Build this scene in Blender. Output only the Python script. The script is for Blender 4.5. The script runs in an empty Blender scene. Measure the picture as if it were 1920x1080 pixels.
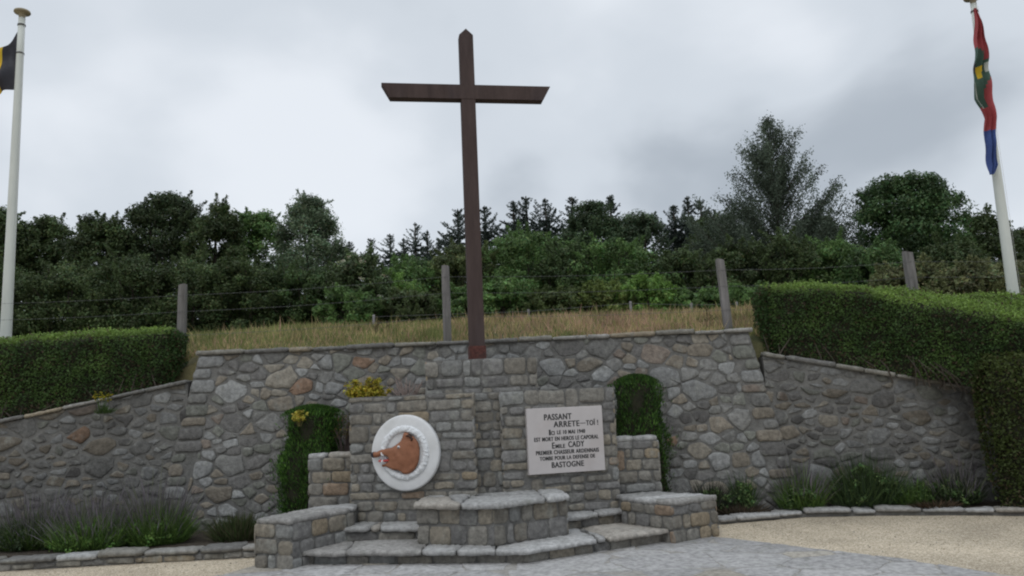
import bpy, math, random
import numpy as np
from mathutils import Vector, Matrix, noise
from mathutils.geometry import delaunay_2d_cdt
rad = math.radians
random.seed(11); rng = np.random.default_rng(11)
S = bpy.context.scene
COL = S.collection

# ------------------------------------------------------------------ camera
F = 1493.0; PITCH = rad(8.5); ROLL = rad(-2.5); EYE = 1.6
cam = bpy.data.cameras.new('camera'); cam.sensor_width = 36; cam.lens = 28.0
cam.clip_end = 3000
camo = bpy.data.objects.new('camera', cam); COL.objects.link(camo)
CR = Matrix.Rotation(math.pi/2 + PITCH, 3, 'X') @ Matrix.Rotation(ROLL, 3, 'Z')
camo.matrix_world = Matrix.Translation((0, 0, EYE)) @ CR.to_4x4()
S.camera = camo
def ray(px, py): return CR @ Vector(((px-960)/F, -(py-540)/F, -1))
def P(px, py, Y):                    # world point seen at photo pixel, at depth Y
    d = ray(px, py); return Vector((0, 0, EYE)) + d*(Y/d.y)
def G(px, py, z=0.0):                # world point seen at photo pixel, at height z
    d = ray(px, py); return Vector((0, 0, EYE)) + d*((z-EYE)/d.z)

# ------------------------------------------------------------------ sky, sun, exposure
SUN_EL, SUN_ROT = rad(52), rad(200)
W = bpy.data.worlds.new('World'); S.world = W; W.use_nodes = True
nt = W.node_tree; nt.nodes.clear(); N = nt.nodes.new; L = nt.links.new
out = N('ShaderNodeOutputWorld'); bg = N('ShaderNodeBackground'); bg.inputs['Strength'].default_value = 1.0
sky = N('ShaderNodeTexSky'); sky.sky_type = 'NISHITA'; sky.sun_disc = False
sky.sun_elevation = SUN_EL; sky.sun_rotation = SUN_ROT
sc = N('ShaderNodeVectorMath'); sc.operation = 'SCALE'; sc.inputs['Scale'].default_value = 0.08
L(sky.outputs[0], sc.inputs[0])
tc = N('ShaderNodeTexCoord')
mp = N('ShaderNodeMapping'); mp.inputs['Scale'].default_value = (1.0, 1.0, 1.5); mp.inputs['Location'].default_value = (0.35, 0.2, 0.1)
L(tc.outputs['Generated'], mp.inputs[0])
n1 = N('ShaderNodeTexNoise'); n1.inputs['Scale'].default_value = 2.6; n1.inputs['Detail'].default_value = 5; n1.inputs['Roughness'].default_value = 0.45; n1.inputs['Distortion'].default_value = 0.12
L(mp.outputs[0], n1.inputs['Vector'])
def blob(px, py, r, amp, prev):      # soft cloud patch around a sky direction
    d = ray(px, py).normalized()
    vd = N('ShaderNodeVectorMath'); vd.operation = 'DISTANCE'; vd.inputs[1].default_value = d
    vn = N('ShaderNodeVectorMath'); vn.operation = 'NORMALIZE'; L(tc.outputs['Generated'], vn.inputs[0]); L(vn.outputs[0], vd.inputs[0])
    mr = N('ShaderNodeMapRange'); mr.interpolation_type = 'SMOOTHSTEP'; mr.inputs['From Min'].default_value = 0; mr.inputs['From Max'].default_value = r
    mr.inputs['To Min'].default_value = amp; mr.inputs['To Max'].default_value = 0; L(vd.outputs['Value'], mr.inputs['Value'])
    ad = N('ShaderNodeMath'); ad.operation = 'ADD'; L(prev, ad.inputs[0]); L(mr.outputs[0], ad.inputs[1])
    return ad.outputs[0]
v = n1.outputs['Fac']
for b in [(700, 110, .22, .16), (620, 330, .22, .12), (1120, 60, .22, .08), (1500, 60, .16, .10), (1080, 300, .14, .05),
          (480, 60, .22, .05), (160, 420, .16, .03), (60, 200, .2, .02), (1330, 270, .20, -.16), (1650, 180, .22, -.17), (1240, 110, .10, -.05), (1500, 120, .08, .08), (850, 400, .14, .08), (1600, 330, .10, .05),
          (1720, 330, .16, -.06), (700, 190, .07, -.05), (300, 80, .22, .08)]:
    v = blob(*b, v)
rp = N('ShaderNodeValToRGB'); rp.color_ramp.interpolation = 'EASE'
e = rp.color_ramp.elements
e[0].position = .30; e[0].color = (.45, .50, .56, 1)
e[1].position = .72; e[1].color = (.85, .895, .955, 1)
m = e.new(.50); m.color = (.68, .735, .80, 1)
L(v, rp.inputs[0])
mx = N('ShaderNodeMix'); mx.data_type = 'RGBA'; mx.inputs['Factor'].default_value = .93
L(sc.outputs[0], mx.inputs['A']); L(rp.outputs[0], mx.inputs['B'])
sz = N('ShaderNodeSeparateXYZ'); L(tc.outputs['Generated'], sz.inputs[0])      # an overcast sky is brightest overhead
zr = N('ShaderNodeMapRange'); zr.interpolation_type = 'SMOOTHSTEP'; zr.inputs['From Min'].default_value = .5; zr.inputs['From Max'].default_value = .95; zr.inputs['To Min'].default_value = 1; zr.inputs['To Max'].default_value = 1.9
L(sz.outputs['Z'], zr.inputs['Value']); L(zr.outputs[0], bg.inputs['Strength'])
L(mx.outputs['Result'], bg.inputs['Color']); L(bg.outputs[0], out.inputs[0])
sl = bpy.data.lights.new('sun', 'SUN'); sl.energy = 0.5; sl.angle = rad(25); sl.color = (1, .97, .92)
so = bpy.data.objects.new('sun', sl); COL.objects.link(so)
so.rotation_euler = (rad(38), 0, rad(-20))
S.view_settings.view_transform = 'Standard'; S.view_settings.look = 'None'; S.view_settings.exposure = 0.0; S.view_settings.gamma = 1
S.render.engine = 'CYCLES'; S.cycles.filter_width = 2.1

# ------------------------------------------------------------------ materials
def newmat(name):
    m = bpy.data.materials.new(name); m.use_nodes = True
    t = m.node_tree; b = t.nodes['Principled BSDF']; return m, t, b
def mat(name, col, rough=.8, var=.25, scale=8.0, bump=.3, bscale=60.0, attr=False, stretch=(1, 1, 1), bdist=.01, spec=.3, col2=None, c2=(.5, .66, .75)):
    """noise-varied surface; with attr the base colour comes from the mesh's own per-piece colour"""
    m, t, b = newmat(name); N = t.nodes.new; L = t.links.new
    b.inputs['Roughness'].default_value = rough; b.inputs['Specular IOR Level'].default_value = spec
    tc = N('ShaderNodeTexCoord'); mp = N('ShaderNodeMapping'); mp.inputs['Scale'].default_value = stretch
    L(tc.outputs['Object'], mp.inputs[0])
    n = N('ShaderNodeTexNoise'); n.inputs['Scale'].default_value = scale; n.inputs['Detail'].default_value = 6; n.inputs['Roughness'].default_value = .65
    L(mp.outputs[0], n.inputs['Vector'])
    r = N('ShaderNodeMapRange'); r.inputs['From Min'].default_value = .3; r.inputs['From Max'].default_value = .7
    r.inputs['To Min'].default_value = 1-var; r.inputs['To Max'].default_value = 1+var
    L(n.outputs['Fac'], r.inputs['Value'])
    s = N('ShaderNodeVectorMath'); s.operation = 'SCALE'; L(r.outputs[0], s.inputs['Scale'])
    if attr:
        a = N('ShaderNodeAttribute'); a.attribute_name = 'Col'; src = a.outputs['Color']
    else:
        a = N('ShaderNodeRGB'); a.outputs[0].default_value = (*col, 1); src = a.outputs[0]
    if col2:
        n3 = N('ShaderNodeTexNoise'); n3.inputs['Scale'].default_value = scale*.35; n3.inputs['Detail'].default_value = 5
        L(mp.outputs[0], n3.inputs['Vector'])
        r3 = N('ShaderNodeMapRange'); r3.inputs['From Min'].default_value = c2[0]; r3.inputs['From Max'].default_value = c2[1]; r3.inputs['To Max'].default_value = c2[2]
        L(n3.outputs['Fac'], r3.inputs['Value'])
        x = N('ShaderNodeMix'); x.data_type = 'RGBA'; L(r3.outputs[0], x.inputs['Factor']); L(src, x.inputs['A']); x.inputs['B'].default_value = (*col2, 1)
        src = x.outputs['Result']
    L(src, s.inputs[0]); L(s.outputs[0], b.inputs['Base Color'])
    if bump:
        n2 = N('ShaderNodeTexNoise'); n2.inputs['Scale'].default_value = bscale; n2.inputs['Detail'].default_value = 5; n2.inputs['Roughness'].default_value = .6
        L(mp.outputs[0], n2.inputs['Vector'])
        bp = N('ShaderNodeBump'); bp.inputs['Strength'].default_value = bump; bp.inputs['Distance'].default_value = bdist
        L(n2.outputs['Fac'], bp.inputs['Height']); L(bp.outputs[0], b.inputs['Normal'])
    return m
def leafmat(name, rough=.6, trans=.25):
    m, t, b = newmat(name); N = t.nodes.new; L = t.links.new
    b.inputs['Roughness'].default_value = rough; b.inputs['Specular IOR Level'].default_value = .25
    a = N('ShaderNodeAttribute'); a.attribute_name = 'Col'
    L(a.outputs['Color'], b.inputs['Base Color'])
    tr = N('ShaderNodeBsdfTranslucent'); L(a.outputs['Color'], tr.inputs['Color'])
    mx = N('ShaderNodeMixShader'); mx.inputs[0].default_value = trans
    L(b.outputs[0], mx.inputs[1]); L(tr.outputs[0], mx.inputs[2]); L(mx.outputs[0], t.nodes['Material Output'].inputs['Surface'])
    return m
M = dict(
    stone=mat('rough_stone', None, .88, .38, 17, .9, 42, attr=True, bdist=.016, col2=(.25, .25, .225), c2=(.56, .70, .6)),
    mortar=mat('lime_mortar', (.162, .158, .148), .95, .30, 9, .9, 45, bdist=.02, col2=(.120, .118, .110)),
    bark=mat('bark', (.07, .058, .046), .95, .4, 12, .7, 30, stretch=(1, 1, .25)),
    leaf=leafmat('leaves', .6, .32), blade=leafmat('grass_blades', .8, .3),
    post=mat('weathered_post', (.17, .16, .155), .9, .35, 16, .7, 50, stretch=(1, 1, .12), col2=(.11, .105, .09)),
    wire=mat('wire', (.11, .11, .11), .6, .1, 5, 0),
    cross=mat('stained_beam', (.068, .049, .045), .85, .22, 10, .35, 60, stretch=(1, 1, .15), col2=(.056, .043, .043), spec=.15),
    rust=mat('rusty_steel', (.085, .032, .026), .85, .5, 25, .5, 90, col2=(.05, .032, .028)),
    white=mat('white_plaster', (.66, .66, .66), .75, .06, 12, .4, 60, bdist=.004, col2=(.58, .58, .57)),
    wreath=mat('white_wreath_paint', (.70, .71, .72), .7, .10, 30, .8, 45, bdist=.01),
    marble=mat('pale_marble', (.50, .465, .455), .45, .05, 6, .1, 60, bdist=.003, col2=(.47, .425, .41)),
    ink=mat('dark_letter_paint', (.035, .035, .035), .7, .1, 10, 0),
    boar=mat('brown_boar_paint', (.27, .115, .062), .65, .14, 14, .5, 40, bdist=.006, col2=(.22, .088, .045)),
    dark=mat('dark_paint', (.03, .03, .04), .5, .1, 10, 0),
    red=mat('red_paint', (.5, .07, .06), .5, .1, 10, 0),
    polewhite=mat('pole_white', (.56, .58, .54), .45, .10, 5, .1, 30, stretch=(1, 1, .2), col2=(.48, .50, .44)),
    finial=mat('finial_brass', (.26, .22, .14), .5, .2, 10, 0),
    soil=mat('soil', (.06, .048, .036), .95, .4, 12, 1, 40, bdist=.03),
    fblack=mat('black_cloth', (.028, .027, .034), .6, .25, 7, .2, 90), fyellow=mat('yellow_cloth', (.62, .42, .03), .8, .1, 10, .2, 90),
    fred=mat('red_cloth', (.33, .06, .065), .8, .12, 10, .2, 90), fgreen=mat('green_cloth', (.055, .10, .075), .8, .12, 10, .2, 90),
    fblue=mat('blue_cloth', (.045, .075, .22), .8, .12, 10, .2, 90), fwhite=mat('white_cloth', (.42, .44, .40), .8, .1, 10, .2, 90),
    paper=mat('white_scrap', (.75, .75, .75), .7, .05, 10, 0),
)
def gravelmat():
    m, t, b = newmat('beige_gravel'); N = t.nodes.new; L = t.links.new
    b.inputs['Roughness'].default_value = .95; b.inputs['Specular IOR Level'].default_value = .15
    tc = N('ShaderNodeTexCoord')
    vo = N('ShaderNodeTexVoronoi'); vo.inputs['Scale'].default_value = 75; L(tc.outputs['Object'], vo.inputs['Vector'])
    rp = N('ShaderNodeValToRGB'); e = rp.color_ramp.elements
    e[0].color = (.30, .25, .18, 1); e[1].color = (.70, .61, .48, 1); k = e.new(.5); k.color = (.50, .42, .31, 1)
    sx = N('ShaderNodeSeparateColor'); L(vo.outputs['Color'], sx.inputs[0]); L(sx.outputs[0], rp.inputs[0])
    n = N('ShaderNodeTexNoise'); n.inputs['Scale'].default_value = .9; n.inputs['Detail'].default_value = 6; L(tc.outputs['Object'], n.inputs['Vector'])
    r = N('ShaderNodeMapRange'); r.inputs['From Min'].default_value = .3; r.inputs['From Max'].default_value = .7; r.inputs['To Min'].default_value = .78; r.inputs['To Max'].default_value = 1.18
    L(n.outputs['Fac'], r.inputs['Value'])
    s = N('ShaderNodeVectorMath'); s.operation = 'SCALE'; L(rp.outputs[0], s.inputs[0]); L(r.outputs[0], s.inputs['Scale']); L(s.outputs[0], b.inputs['Base Color'])
    bp = N('ShaderNodeBump'); bp.inputs['Strength'].default_value = .8; bp.inputs['Distance'].default_value = .012; bp.invert = True
    L(vo.outputs['Distance'], bp.inputs['Height']); L(bp.outputs[0], b.inputs['Normal'])
    return m
M['gravel'] = gravelmat()
M['field'] = mat('field_earth', (.12, .105, .05), .95, .4, 1.5, .8, 20, bdist=.05, col2=(.06, .075, .03))

# ------------------------------------------------------------------ object helpers
def tag(o, label=None, cat=None, group=None, kind=None):
    if label: o['label'] = label
    if cat: o['category'] = cat
    if group: o['group'] = group
    if kind: o['kind'] = kind
    return o
def thing(name, label, cat, loc=(0, 0, 0), group=None):
    o = bpy.data.objects.new(name, None); COL.objects.link(o); o.location = loc; o.empty_display_size = .2
    return tag(o, label, cat, group)
class MB:
    """mesh collector: verts in world coordinates, per-face material, per-vertex colour"""
    def __init__(s): s.v = []; s.f = []; s.m = []; s.c = []; s.sm = []
    def add(s, verts, faces, mi=0, col=(.5, .5, .5), smooth=True):
        b = len(s.v); s.v += [tuple(q) for q in verts]; s.c += [tuple(col[:3])]*len(verts)
        for f in faces: s.f.append([b+i for i in f]); s.m.append(mi); s.sm.append(smooth)
    def box(s, a, b, mi=0, col=(.5, .5, .5), bev=0):
        x0, y0, z0 = a; x1, y1, z1 = b
        vs = [(x, y, z) for z in (z0, z1) for x, y in ((x0, y0), (x1, y0), (x1, y1), (x0, y1))]
        s.add(vs, [(3, 2, 1, 0), (4, 5, 6, 7), (0, 1, 5, 4), (1, 2, 6, 5), (2, 3, 7, 6), (3, 0, 4, 7)], mi, col, False)
    def tube(s, pts, radii, n=8, mi=0, col=(.5, .5, .5), cap=True):
        pts = [Vector(p) for p in pts]; vs = []; k = len(pts)
        for i, p in enumerate(pts):
            d = (pts[min(i+1, k-1)] - pts[max(i-1, 0)]).normalized()
            a = d.cross(Vector((0, 1, 0)) if abs(d.y) < .9 else Vector((1, 0, 0))).normalized(); b = d.cross(a)
            for j in range(n):
                t = 2*math.pi*j/n; vs.append(p + (a*math.cos(t) + b*math.sin(t))*radii[i])
        fs = [(i*n+j, i*n+(j+1) % n, (i+1)*n+(j+1) % n, (i+1)*n+j) for i in range(k-1) for j in range(n)]
        if cap: fs += [tuple(range(n))[::-1], tuple((k-1)*n+j for j in range(n))]
        s.add(vs, fs, mi, col)
    def lathe(s, c, prof, n=24, mi=0, col=(.5, .5, .5)):
        vs = [(c[0]+r*math.cos(2*math.pi*j/n), c[1]+r*math.sin(2*math.pi*j/n), c[2]+z) for r, z in prof for j in range(n)]
        fs = [(i*n+j, i*n+(j+1) % n, (i+1)*n+(j+1) % n, (i+1)*n+j) for i in range(len(prof)-1) for j in range(n)]
        s.add(vs, fs, mi, col)
    def prism(s, plan, z0, z1, mi=0, col=(.5, .5, .5)):
        n = len(plan); vs = [(p[0], p[1], z0) for p in plan] + [(p[0], p[1], z1) for p in plan]
        s.add(vs, [tuple(range(n))[::-1], tuple(range(n, 2*n))] + [(i, (i+1) % n, n+(i+1) % n, n+i) for i in range(n)], mi, col, False)
    def build(s, name, mats, parent=None):
        o = mesh_obj(name, s.v, s.f, mats, parent, s.c, s.m, s.sm); return o
def mesh_obj(name, v, f, mats, parent=None, c=None, mi=None, sm=None):
    me = bpy.data.meshes.new(name)
    off = Vector(parent.location) if parent is not None else Vector((0, 0, 0))
    if parent is not None and parent.parent is not None: off = Vector(parent.parent.location) + off
    va = np.asarray(v, dtype=np.float64)
    if parent is None and len(va):                     # top-level mesh: origin at its base
        off = Vector(((va[:, 0].min()+va[:, 0].max())/2, (va[:, 1].min()+va[:, 1].max())/2, va[:, 2].min()))
    va = va - np.array(off)
    if isinstance(f, np.ndarray):
        nf, k = f.shape; me.vertices.add(len(va)); me.vertices.foreach_set('co', va.astype(np.float32).ravel())
        me.loops.add(nf*k); me.loops.foreach_set('vertex_index', f.astype(np.int32).ravel())
        me.polygons.add(nf); me.polygons.foreach_set('loop_start', np.arange(0, nf*k, k, dtype=np.int32))
        me.update(calc_edges=True)
    else: me.from_pydata([tuple(q) for q in va], [], f)
    for k in (mats if isinstance(mats, (list, tuple)) else [mats]): me.materials.append(k)
    if mi is not None and len(mi): me.polygons.foreach_set('material_index', np.asarray(mi, dtype=np.int32))
    if sm is not None and len(sm): me.polygons.foreach_set('use_smooth', np.asarray(sm, dtype=bool))
    if c is not None and len(c):
        ca = np.ones((len(va), 4), dtype=np.float32); ca[:, :3] = np.asarray(c, dtype=np.float32)
        at = me.color_attributes.new('Col', 'FLOAT_COLOR', 'POINT'); at.data.foreach_set('color', ca.ravel())
    me.validate()
    o = bpy.data.objects.new(name, me); COL.objects.link(o)
    if parent is not None: o.parent = parent
    else: o.location = off
    return o

# ------------------------------------------------------------------ masonry
class Frame:
    def __init__(s, O, u, v): s.O = Vector(O); s.u = Vector(u); s.v = Vector(v); s.n = s.u.cross(s.v).normalized()
    def __call__(s, a, b, h=0): return s.O + s.u*a + s.v*b + s.n*h
RUBBLE = [((.185, .182, .172), 6), ((.225, .226, .22), 4), ((.21, .185, .15), 4), ((.145, .14, .133), 4), ((.185, .155, .13), .8), ((.27, .272, .265), 1.6), ((.17, .172, .15), 3), ((.23, .21, .175), 2), ((.11, .105, .10), .8), ((.20, .135, .095), .2)]
BLOCK = [((.20, .188, .165), 6), ((.185, .18, .172), 4), ((.225, .20, .16), 4), ((.25, .205, .145), 1.2), ((.16, .155, .148), 3), ((.215, .215, .205), 3), ((.24, .18, .13), .6), ((.18, .165, .14), 4)]
SLABC = [((.34, .335, .325), 4), ((.30, .295, .285), 4), ((.26, .25, .235), 2), ((.38, .375, .365), 2), ((.31, .285, .25), 1.5)]
PAVE = [((.355, .345, .335), 5), ((.33, .322, .315), 4), ((.375, .365, .355), 3), ((.37, .34, .29), 1.2), ((.31, .302, .295), 2)]
def pick(pal, j=.12):
    c = random.choices([p[0] for p in pal], [p[1] for p in pal])[0]; k = 1 + random.uniform(-j, j)
    return tuple(x*k for x in c)
def clip(poly, a, b, c):             # keep a*x+b*y <= c
    o = []
    for i in range(len(poly)):
        p, q = poly[i], poly[(i+1) % len(poly)]; dp = a*p[0]+b*p[1]-c; dq = a*q[0]+b*q[1]-c
        if dp <= 0: o.append(p)
        if dp*dq < 0: t = dp/(dp-dq); o.append((p[0]+(q[0]-p[0])*t, p[1]+(q[1]-p[1])*t))
    return o
def clip_to(poly, reg):              # reg: convex, counter-clockwise
    for i in range(len(reg)):
        p, q = reg[i], reg[(i+1) % len(reg)]; a, b = q[1]-p[1], -(q[0]-p[0])
        poly = clip(poly, a, b, a*p[0]+b*p[1])
        if len(poly) < 3: return []
    return poly
def area(p): return .5*sum(p[i][0]*p[(i+1) % len(p)][1]-p[(i+1) % len(p)][0]*p[i][1] for i in range(len(p)))
def stone(mb, fr, poly, prot, col, mi=1, rnd=2, jit=.006, bev=.014, deep=.012, tilt=.25, under=None, cut=.25):
    if len(poly) < 3 or area(poly) < .0006: return
    for _ in range(1 if rnd else 0):                    # split long edges so that they can be uneven
        o = []
        for i in range(len(poly)):
            p, q = poly[i], poly[(i+1) % len(poly)]; l = math.dist(p, q); k = max(1, int(l/.10)); o += [(p[0]+(q[0]-p[0])*j/k, p[1]+(q[1]-p[1])*j/k) for j in range(k)]
        poly = o
    poly = [(p[0]+random.gauss(0, jit), p[1]+random.gauss(0, jit)) for p in poly]
    for _ in range(rnd):
        poly = [q for i in range(len(poly)) for p, r in ((poly[i], poly[(i+1) % len(poly)]),) for q in ((p[0]*(1-cut)+r[0]*cut, p[1]*(1-cut)+r[1]*cut), (p[0]*cut+r[0]*(1-cut), p[1]*cut+r[1]*(1-cut)))]
    n = len(poly); cx = sum(p[0] for p in poly)/n; cy = sum(p[1] for p in poly)/n
    tx, ty = random.uniform(-tilt, tilt)*prot, random.uniform(-tilt, tilt)*prot; w = max(math.dist(p, (cx, cy)) for p in poly)
    def H(x, y, h): return h + (tx*(x-cx)+ty*(y-cy))/w
    vs = []; rings = [(0, -deep, 0), (0, prot*.55, 0), (bev, prot, .4), (None, prot*1.12, 1)]
    if under is not None: rings[0] = (bev*.5, under, 0)
    for d, h, _ in rings:
        for x, y in poly:
            l = math.dist((x, y), (cx, cy)) or 1; k = .5 if d is None else min(d/l, .45)
            X, Y = x+(cx-x)*k, y+(cy-y)*k
            hh = h if h < 0 or (d == 0) else H(X, Y, h) + random.gauss(0, prot*.07)
            vs.append(fr(X, Y, hh))
    vs.append(fr(cx, cy, H(cx, cy, prot*1.15)))
    fs = [(r*n+i, r*n+(i+1) % n, (r+1)*n+(i+1) % n, (r+1)*n+i) for r in range(3) for i in range(n)]
    fs += [(3*n+i, 3*n+(i+1) % n, 4*n) for i in range(n)]
    if under is not None: fs.append(tuple(range(n))[::-1])
    mb.add(vs, fs, mi, col)
def ashlar(mb, fr, reg, pal=BLOCK, rh=(.085, .15), bw=(.16, .42), gap=.018, prot=.015, skip=None):
    xs = [p[0] for p in reg]; ys = [p[1] for p in reg]; x0, x1, y0, y1 = min(xs), max(xs), min(ys), max(ys)
    rows = []; y = y0
    while y < y1-.02:
        h = random.uniform(*rh); h = (y1-y) if y1-y-h < rh[0]*.7 else h; rows.append((y, y+h)); y += h
    tall = []                                           # blocks that reach into the next course
    for ri, (a, b) in enumerate(rows):
        x = x0 - random.uniform(0, .1); nt_ = []
        while x < x1:
            w = random.uniform(*bw)
            if random.random() < .15: w = random.uniform(.09, .14)
            blk = next((t for t in tall if t[0] < x+w-.02 and t[1] > x+.02), None)
            if blk:
                if blk[0]-x > .07: seg = (x, blk[0]); x = blk[1]
                else: x = blk[1]; continue
            else: seg = (x, x+w); x += w
            top = b
            if x1-seg[1] < .07: seg = (seg[0], x1+.1); x = x1+.1
            if ri+1 < len(rows) and random.random() < .10 and .12 < seg[1]-seg[0] < .3: top = rows[ri+1][1]; nt_.append(seg)
            g = gap/2; s0, s1 = seg; jj = lambda: random.uniform(-.008, .008)
            pl = [(s0+g+jj(), a+g+jj()), (s1-g+jj(), a+g+jj()), (s1-g+jj(), top-g+jj()), (s0+g+jj(), top-g+jj())]
            pl = clip_to(pl, reg)
            if pl and area(pl) > .002 and not (skip and skip(sum(p[0] for p in pl)/len(pl), sum(p[1] for p in pl)/len(pl))):
                stone(mb, fr, pl, prot*random.uniform(.6, 1.35), pick(pal), rnd=1, jit=.005, bev=.008, tilt=.4, cut=.18)
        tall = nt_
def rubble(mb, fr, reg, size=(.14, .34), ax=.72, gap=.026, pal=RUBBLE, prot=.014, tries=6000, edge=None):
    xs = [p[0] for p in reg]; ys = [p[1] for p in reg]; x0, x1, y0, y1 = min(xs), max(xs), min(ys), max(ys)
    pts = []
    for _ in range(tries):
        x, y = random.uniform(x0-.2, x1+.2), random.uniform(y0-.2, y1+.2); r = size[0] + (size[1]-size[0])*random.random()**1.8
        if all(((x-q[0])*ax)**2+(y-q[1])**2 > (.5*(r+q[2])*.88)**2 for q in pts): pts.append((x, y, r))
    for i, (x, y, r) in enumerate(pts):
        pl = [(x-.5, y-.5), (x+.5, y-.5), (x+.5, y+.5), (x-.5, y+.5)]
        for j, (X, Y, q) in enumerate(pts):
            if i == j or abs(X-x) > 1 or abs(Y-y) > 1: continue
            a, b = (X-x)*ax*ax, Y-y; l = math.hypot(X-x, Y-y); t = min(.72, max(.28, .5+(r-q)*1.2))
            mx, my = x+(X-x)*t, y+(Y-y)*t; c = a*mx+b*my - gap*random.uniform(.3, .75)*math.hypot(a, b)
            pl = clip(pl, a, b, c)
            if len(pl) < 3: break
        if len(pl) >= 3:
            pl = clip_to(pl, reg)
            if pl and area(pl) > .003: stone(mb, fr, pl, prot*random.uniform(.35, 1.5), pick(pal, .18), rnd=1, jit=.012 if prot > .012 else .009, bev=.010, tilt=.6, cut=.16)
def wallface(mb, a, b, z0, z1, **k):   # coursed stones over a vertical face from plan point a to b
    a = Vector((a[0], a[1], 0)); b = Vector((b[0], b[1], 0)); u = (b-a).normalized()
    fr = Frame(a, u, (0, 0, 1)); ln = (b-a).length
    ashlar(mb, fr, [(-.012, z0), (ln+.012, z0), (ln+.012, z1), (-.012, z1)], **k)
def slabs(mb, poly, z, th=.05, pal=SLABC, cuts=None, jit=.008, gap=.012):   # flat slabs over a plan polygon cut by lines
    parts = [poly]
    for (ax_, ay_, c) in (cuts or []):
        nx = []
        for q in parts:
            l = clip(q, ax_, ay_, c-gap/2); r = clip(q, -ax_, -ay_, -c-gap/2)
            nx += [s for s in (l, r) if len(s) > 2 and area(s) > .002]
        parts = nx
    fr = Frame((0, 0, z-th), (1, 0, 0), (0, 1, 0))
    for q in parts: stone(mb, fr, q, th*random.uniform(.92, 1.05), pick(pal), rnd=1, jit=jit, bev=.012, tilt=.08, under=0.0)
def masonry(name, parent, plan, z0, z1, faces, cap=None, cuts=None, **k):
    """mortar core from a counter-clockwise plan, stones on the listed sides, optional slabs on top"""
    mb = MB(); mb.prism(plan, z0, z1 - (cap or 0)*.9, 0, (.15, .15, .14))
    for i in faces: wallface(mb, plan[i], plan[(i+1) % len(plan)], z0, z1-(cap or 0)*.9, **k)
    if cap:
        c = Vector((sum(p[0] for p in plan)/len(plan), sum(p[1] for p in plan)/len(plan)))
        pl = [tuple(c+(Vector(p[:2])-c)*1.04) for p in plan]
        slabs(mb, pl, z1, cap, cuts=cuts)
    return mb.build(name, [M['mortar'], M['stone']], parent)

# ------------------------------------------------------------------ ground
def hill(x, y):                       # height of the land behind the retaining wall
    e = 0 if -9 < x < 8 else (min((-9-x) if x < 0 else (x-8), 8)/8)
    z = 2.50 + .235*max(0, min(y, 14)-11.7) + .095*max(0, min(y, 60)-14) + .03*max(0, min(y, 300)-60)
    d = max(0, abs(x+.6)-4.2)
    if y < 13.5: z -= min(d*.16, 1.0)*min(1, (13.5-y)/1.5)
    if d > 0 and y < 12.7: z -= .28*min(1, d/.4)*(12.7-y)
    return z - e*1.0 + .12*noise.noise(Vector((x*.4, y*.4, 0)))
mb = MB(); mb.add([(-600, -300, 0), (600, -300, 0), (600, 400, 0), (-600, 400, 0)], [(0, 1, 2, 3)])
tag(mb.build('gravel_court', M['gravel']), kind='structure')
xs = [-500, -200, -80, -40] + [-30+i*.75 for i in range(81)] + [40, 80, 200, 500]
ys = [11.72 + .3*i for i in range(12)] + [16+i*2 for i in range(30)] + [90, 130, 200, 400]
vs = []; 
for y in ys:
    for x in xs: vs.append((x, y, max(hill(x, y), .02)))
nx = len(xs); fs = [(j*nx+i, j*nx+i+1, (j+1)*nx+i+1, (j+1)*nx+i) for j in range(len(ys)-1) for i in range(nx-1)]
b0 = len(vs); vs += [(x, 11.70, -.05) for x in xs]; fs += [(b0+i, b0+i+1, i+1, i) for i in range(nx-1)]
tag(mesh_obj('hillside', vs, fs, M['field'], sm=[True]*len(fs)), kind='structure')

# flagstone paving in front of the steps
mb = MB()
pave = [(-2.92, 9.10), (-3.10, 8.7), (-4.4, 5.8), (-4.4, 4.2), (4.4, 4.2), (4.4, 6.6), (4.0, 7.35), (3.59, 7.95), (3.0, 8.6), (2.25, 9.62), (1.6, 9.9), (0, 9.2), (-1.6, 9.4)]
pave_ccw = pave if area(pave) > 0 else pave[::-1]
hull = [(-2.92, 9.15), (-4.4, 5.8), (-4.4, 4.2), (4.4, 4.2), (4.4, 6.6), (3.59, 7.95), (2.25, 9.62), (1.6, 9.9), (-1.6, 9.9)]
n = len(hull); mb.add([(p[0], p[1], .004) for p in hull], [tuple(range(n))], 0)
rubble(mb, Frame((0, 0, .004), (1, 0, 0), (0, 1, 0)), hull, size=(.34, .7), ax=.8, gap=.022, pal=PAVE, prot=.007, tries=5000)
tag(mb.build('flagstone_paving', [mat('paving_joint', (.30, .285, .26), .95, .3, 12, .6, 60), M['stone']]), kind='structure')

# ------------------------------------------------------------------ retaining wall
YB, YT, ZT = 11.22, 11.42, 2.52       # battered front face
uF = Vector((0, YT-YB, ZT)); vF = uF/ZT
frW = Frame((0, YB, 0), (1, 0, 0), vF)
xl0, xl1, xr0, xr1 = -5.08, -4.53, 3.88, 3.36
t = thing('retaining_wall', 'tall battered rubble stone wall running behind the memorial below the dry grass', 'wall', (-.6, 11.4, 0))
mb = MB(); reg = [(xl0, 0), (xr0, 0), (xr1, ZT), (xl1, ZT)]
fv = [frW(*q) for q in reg]; bv = [(q.x, 11.74, q.z) for q in fv]
mb.add(fv+bv, [(0, 1, 2, 3), (1, 5, 6, 2), (2, 6, 7, 3), (3, 7, 4, 0), (5, 4, 7, 6)], 0, smooth=False)
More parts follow.
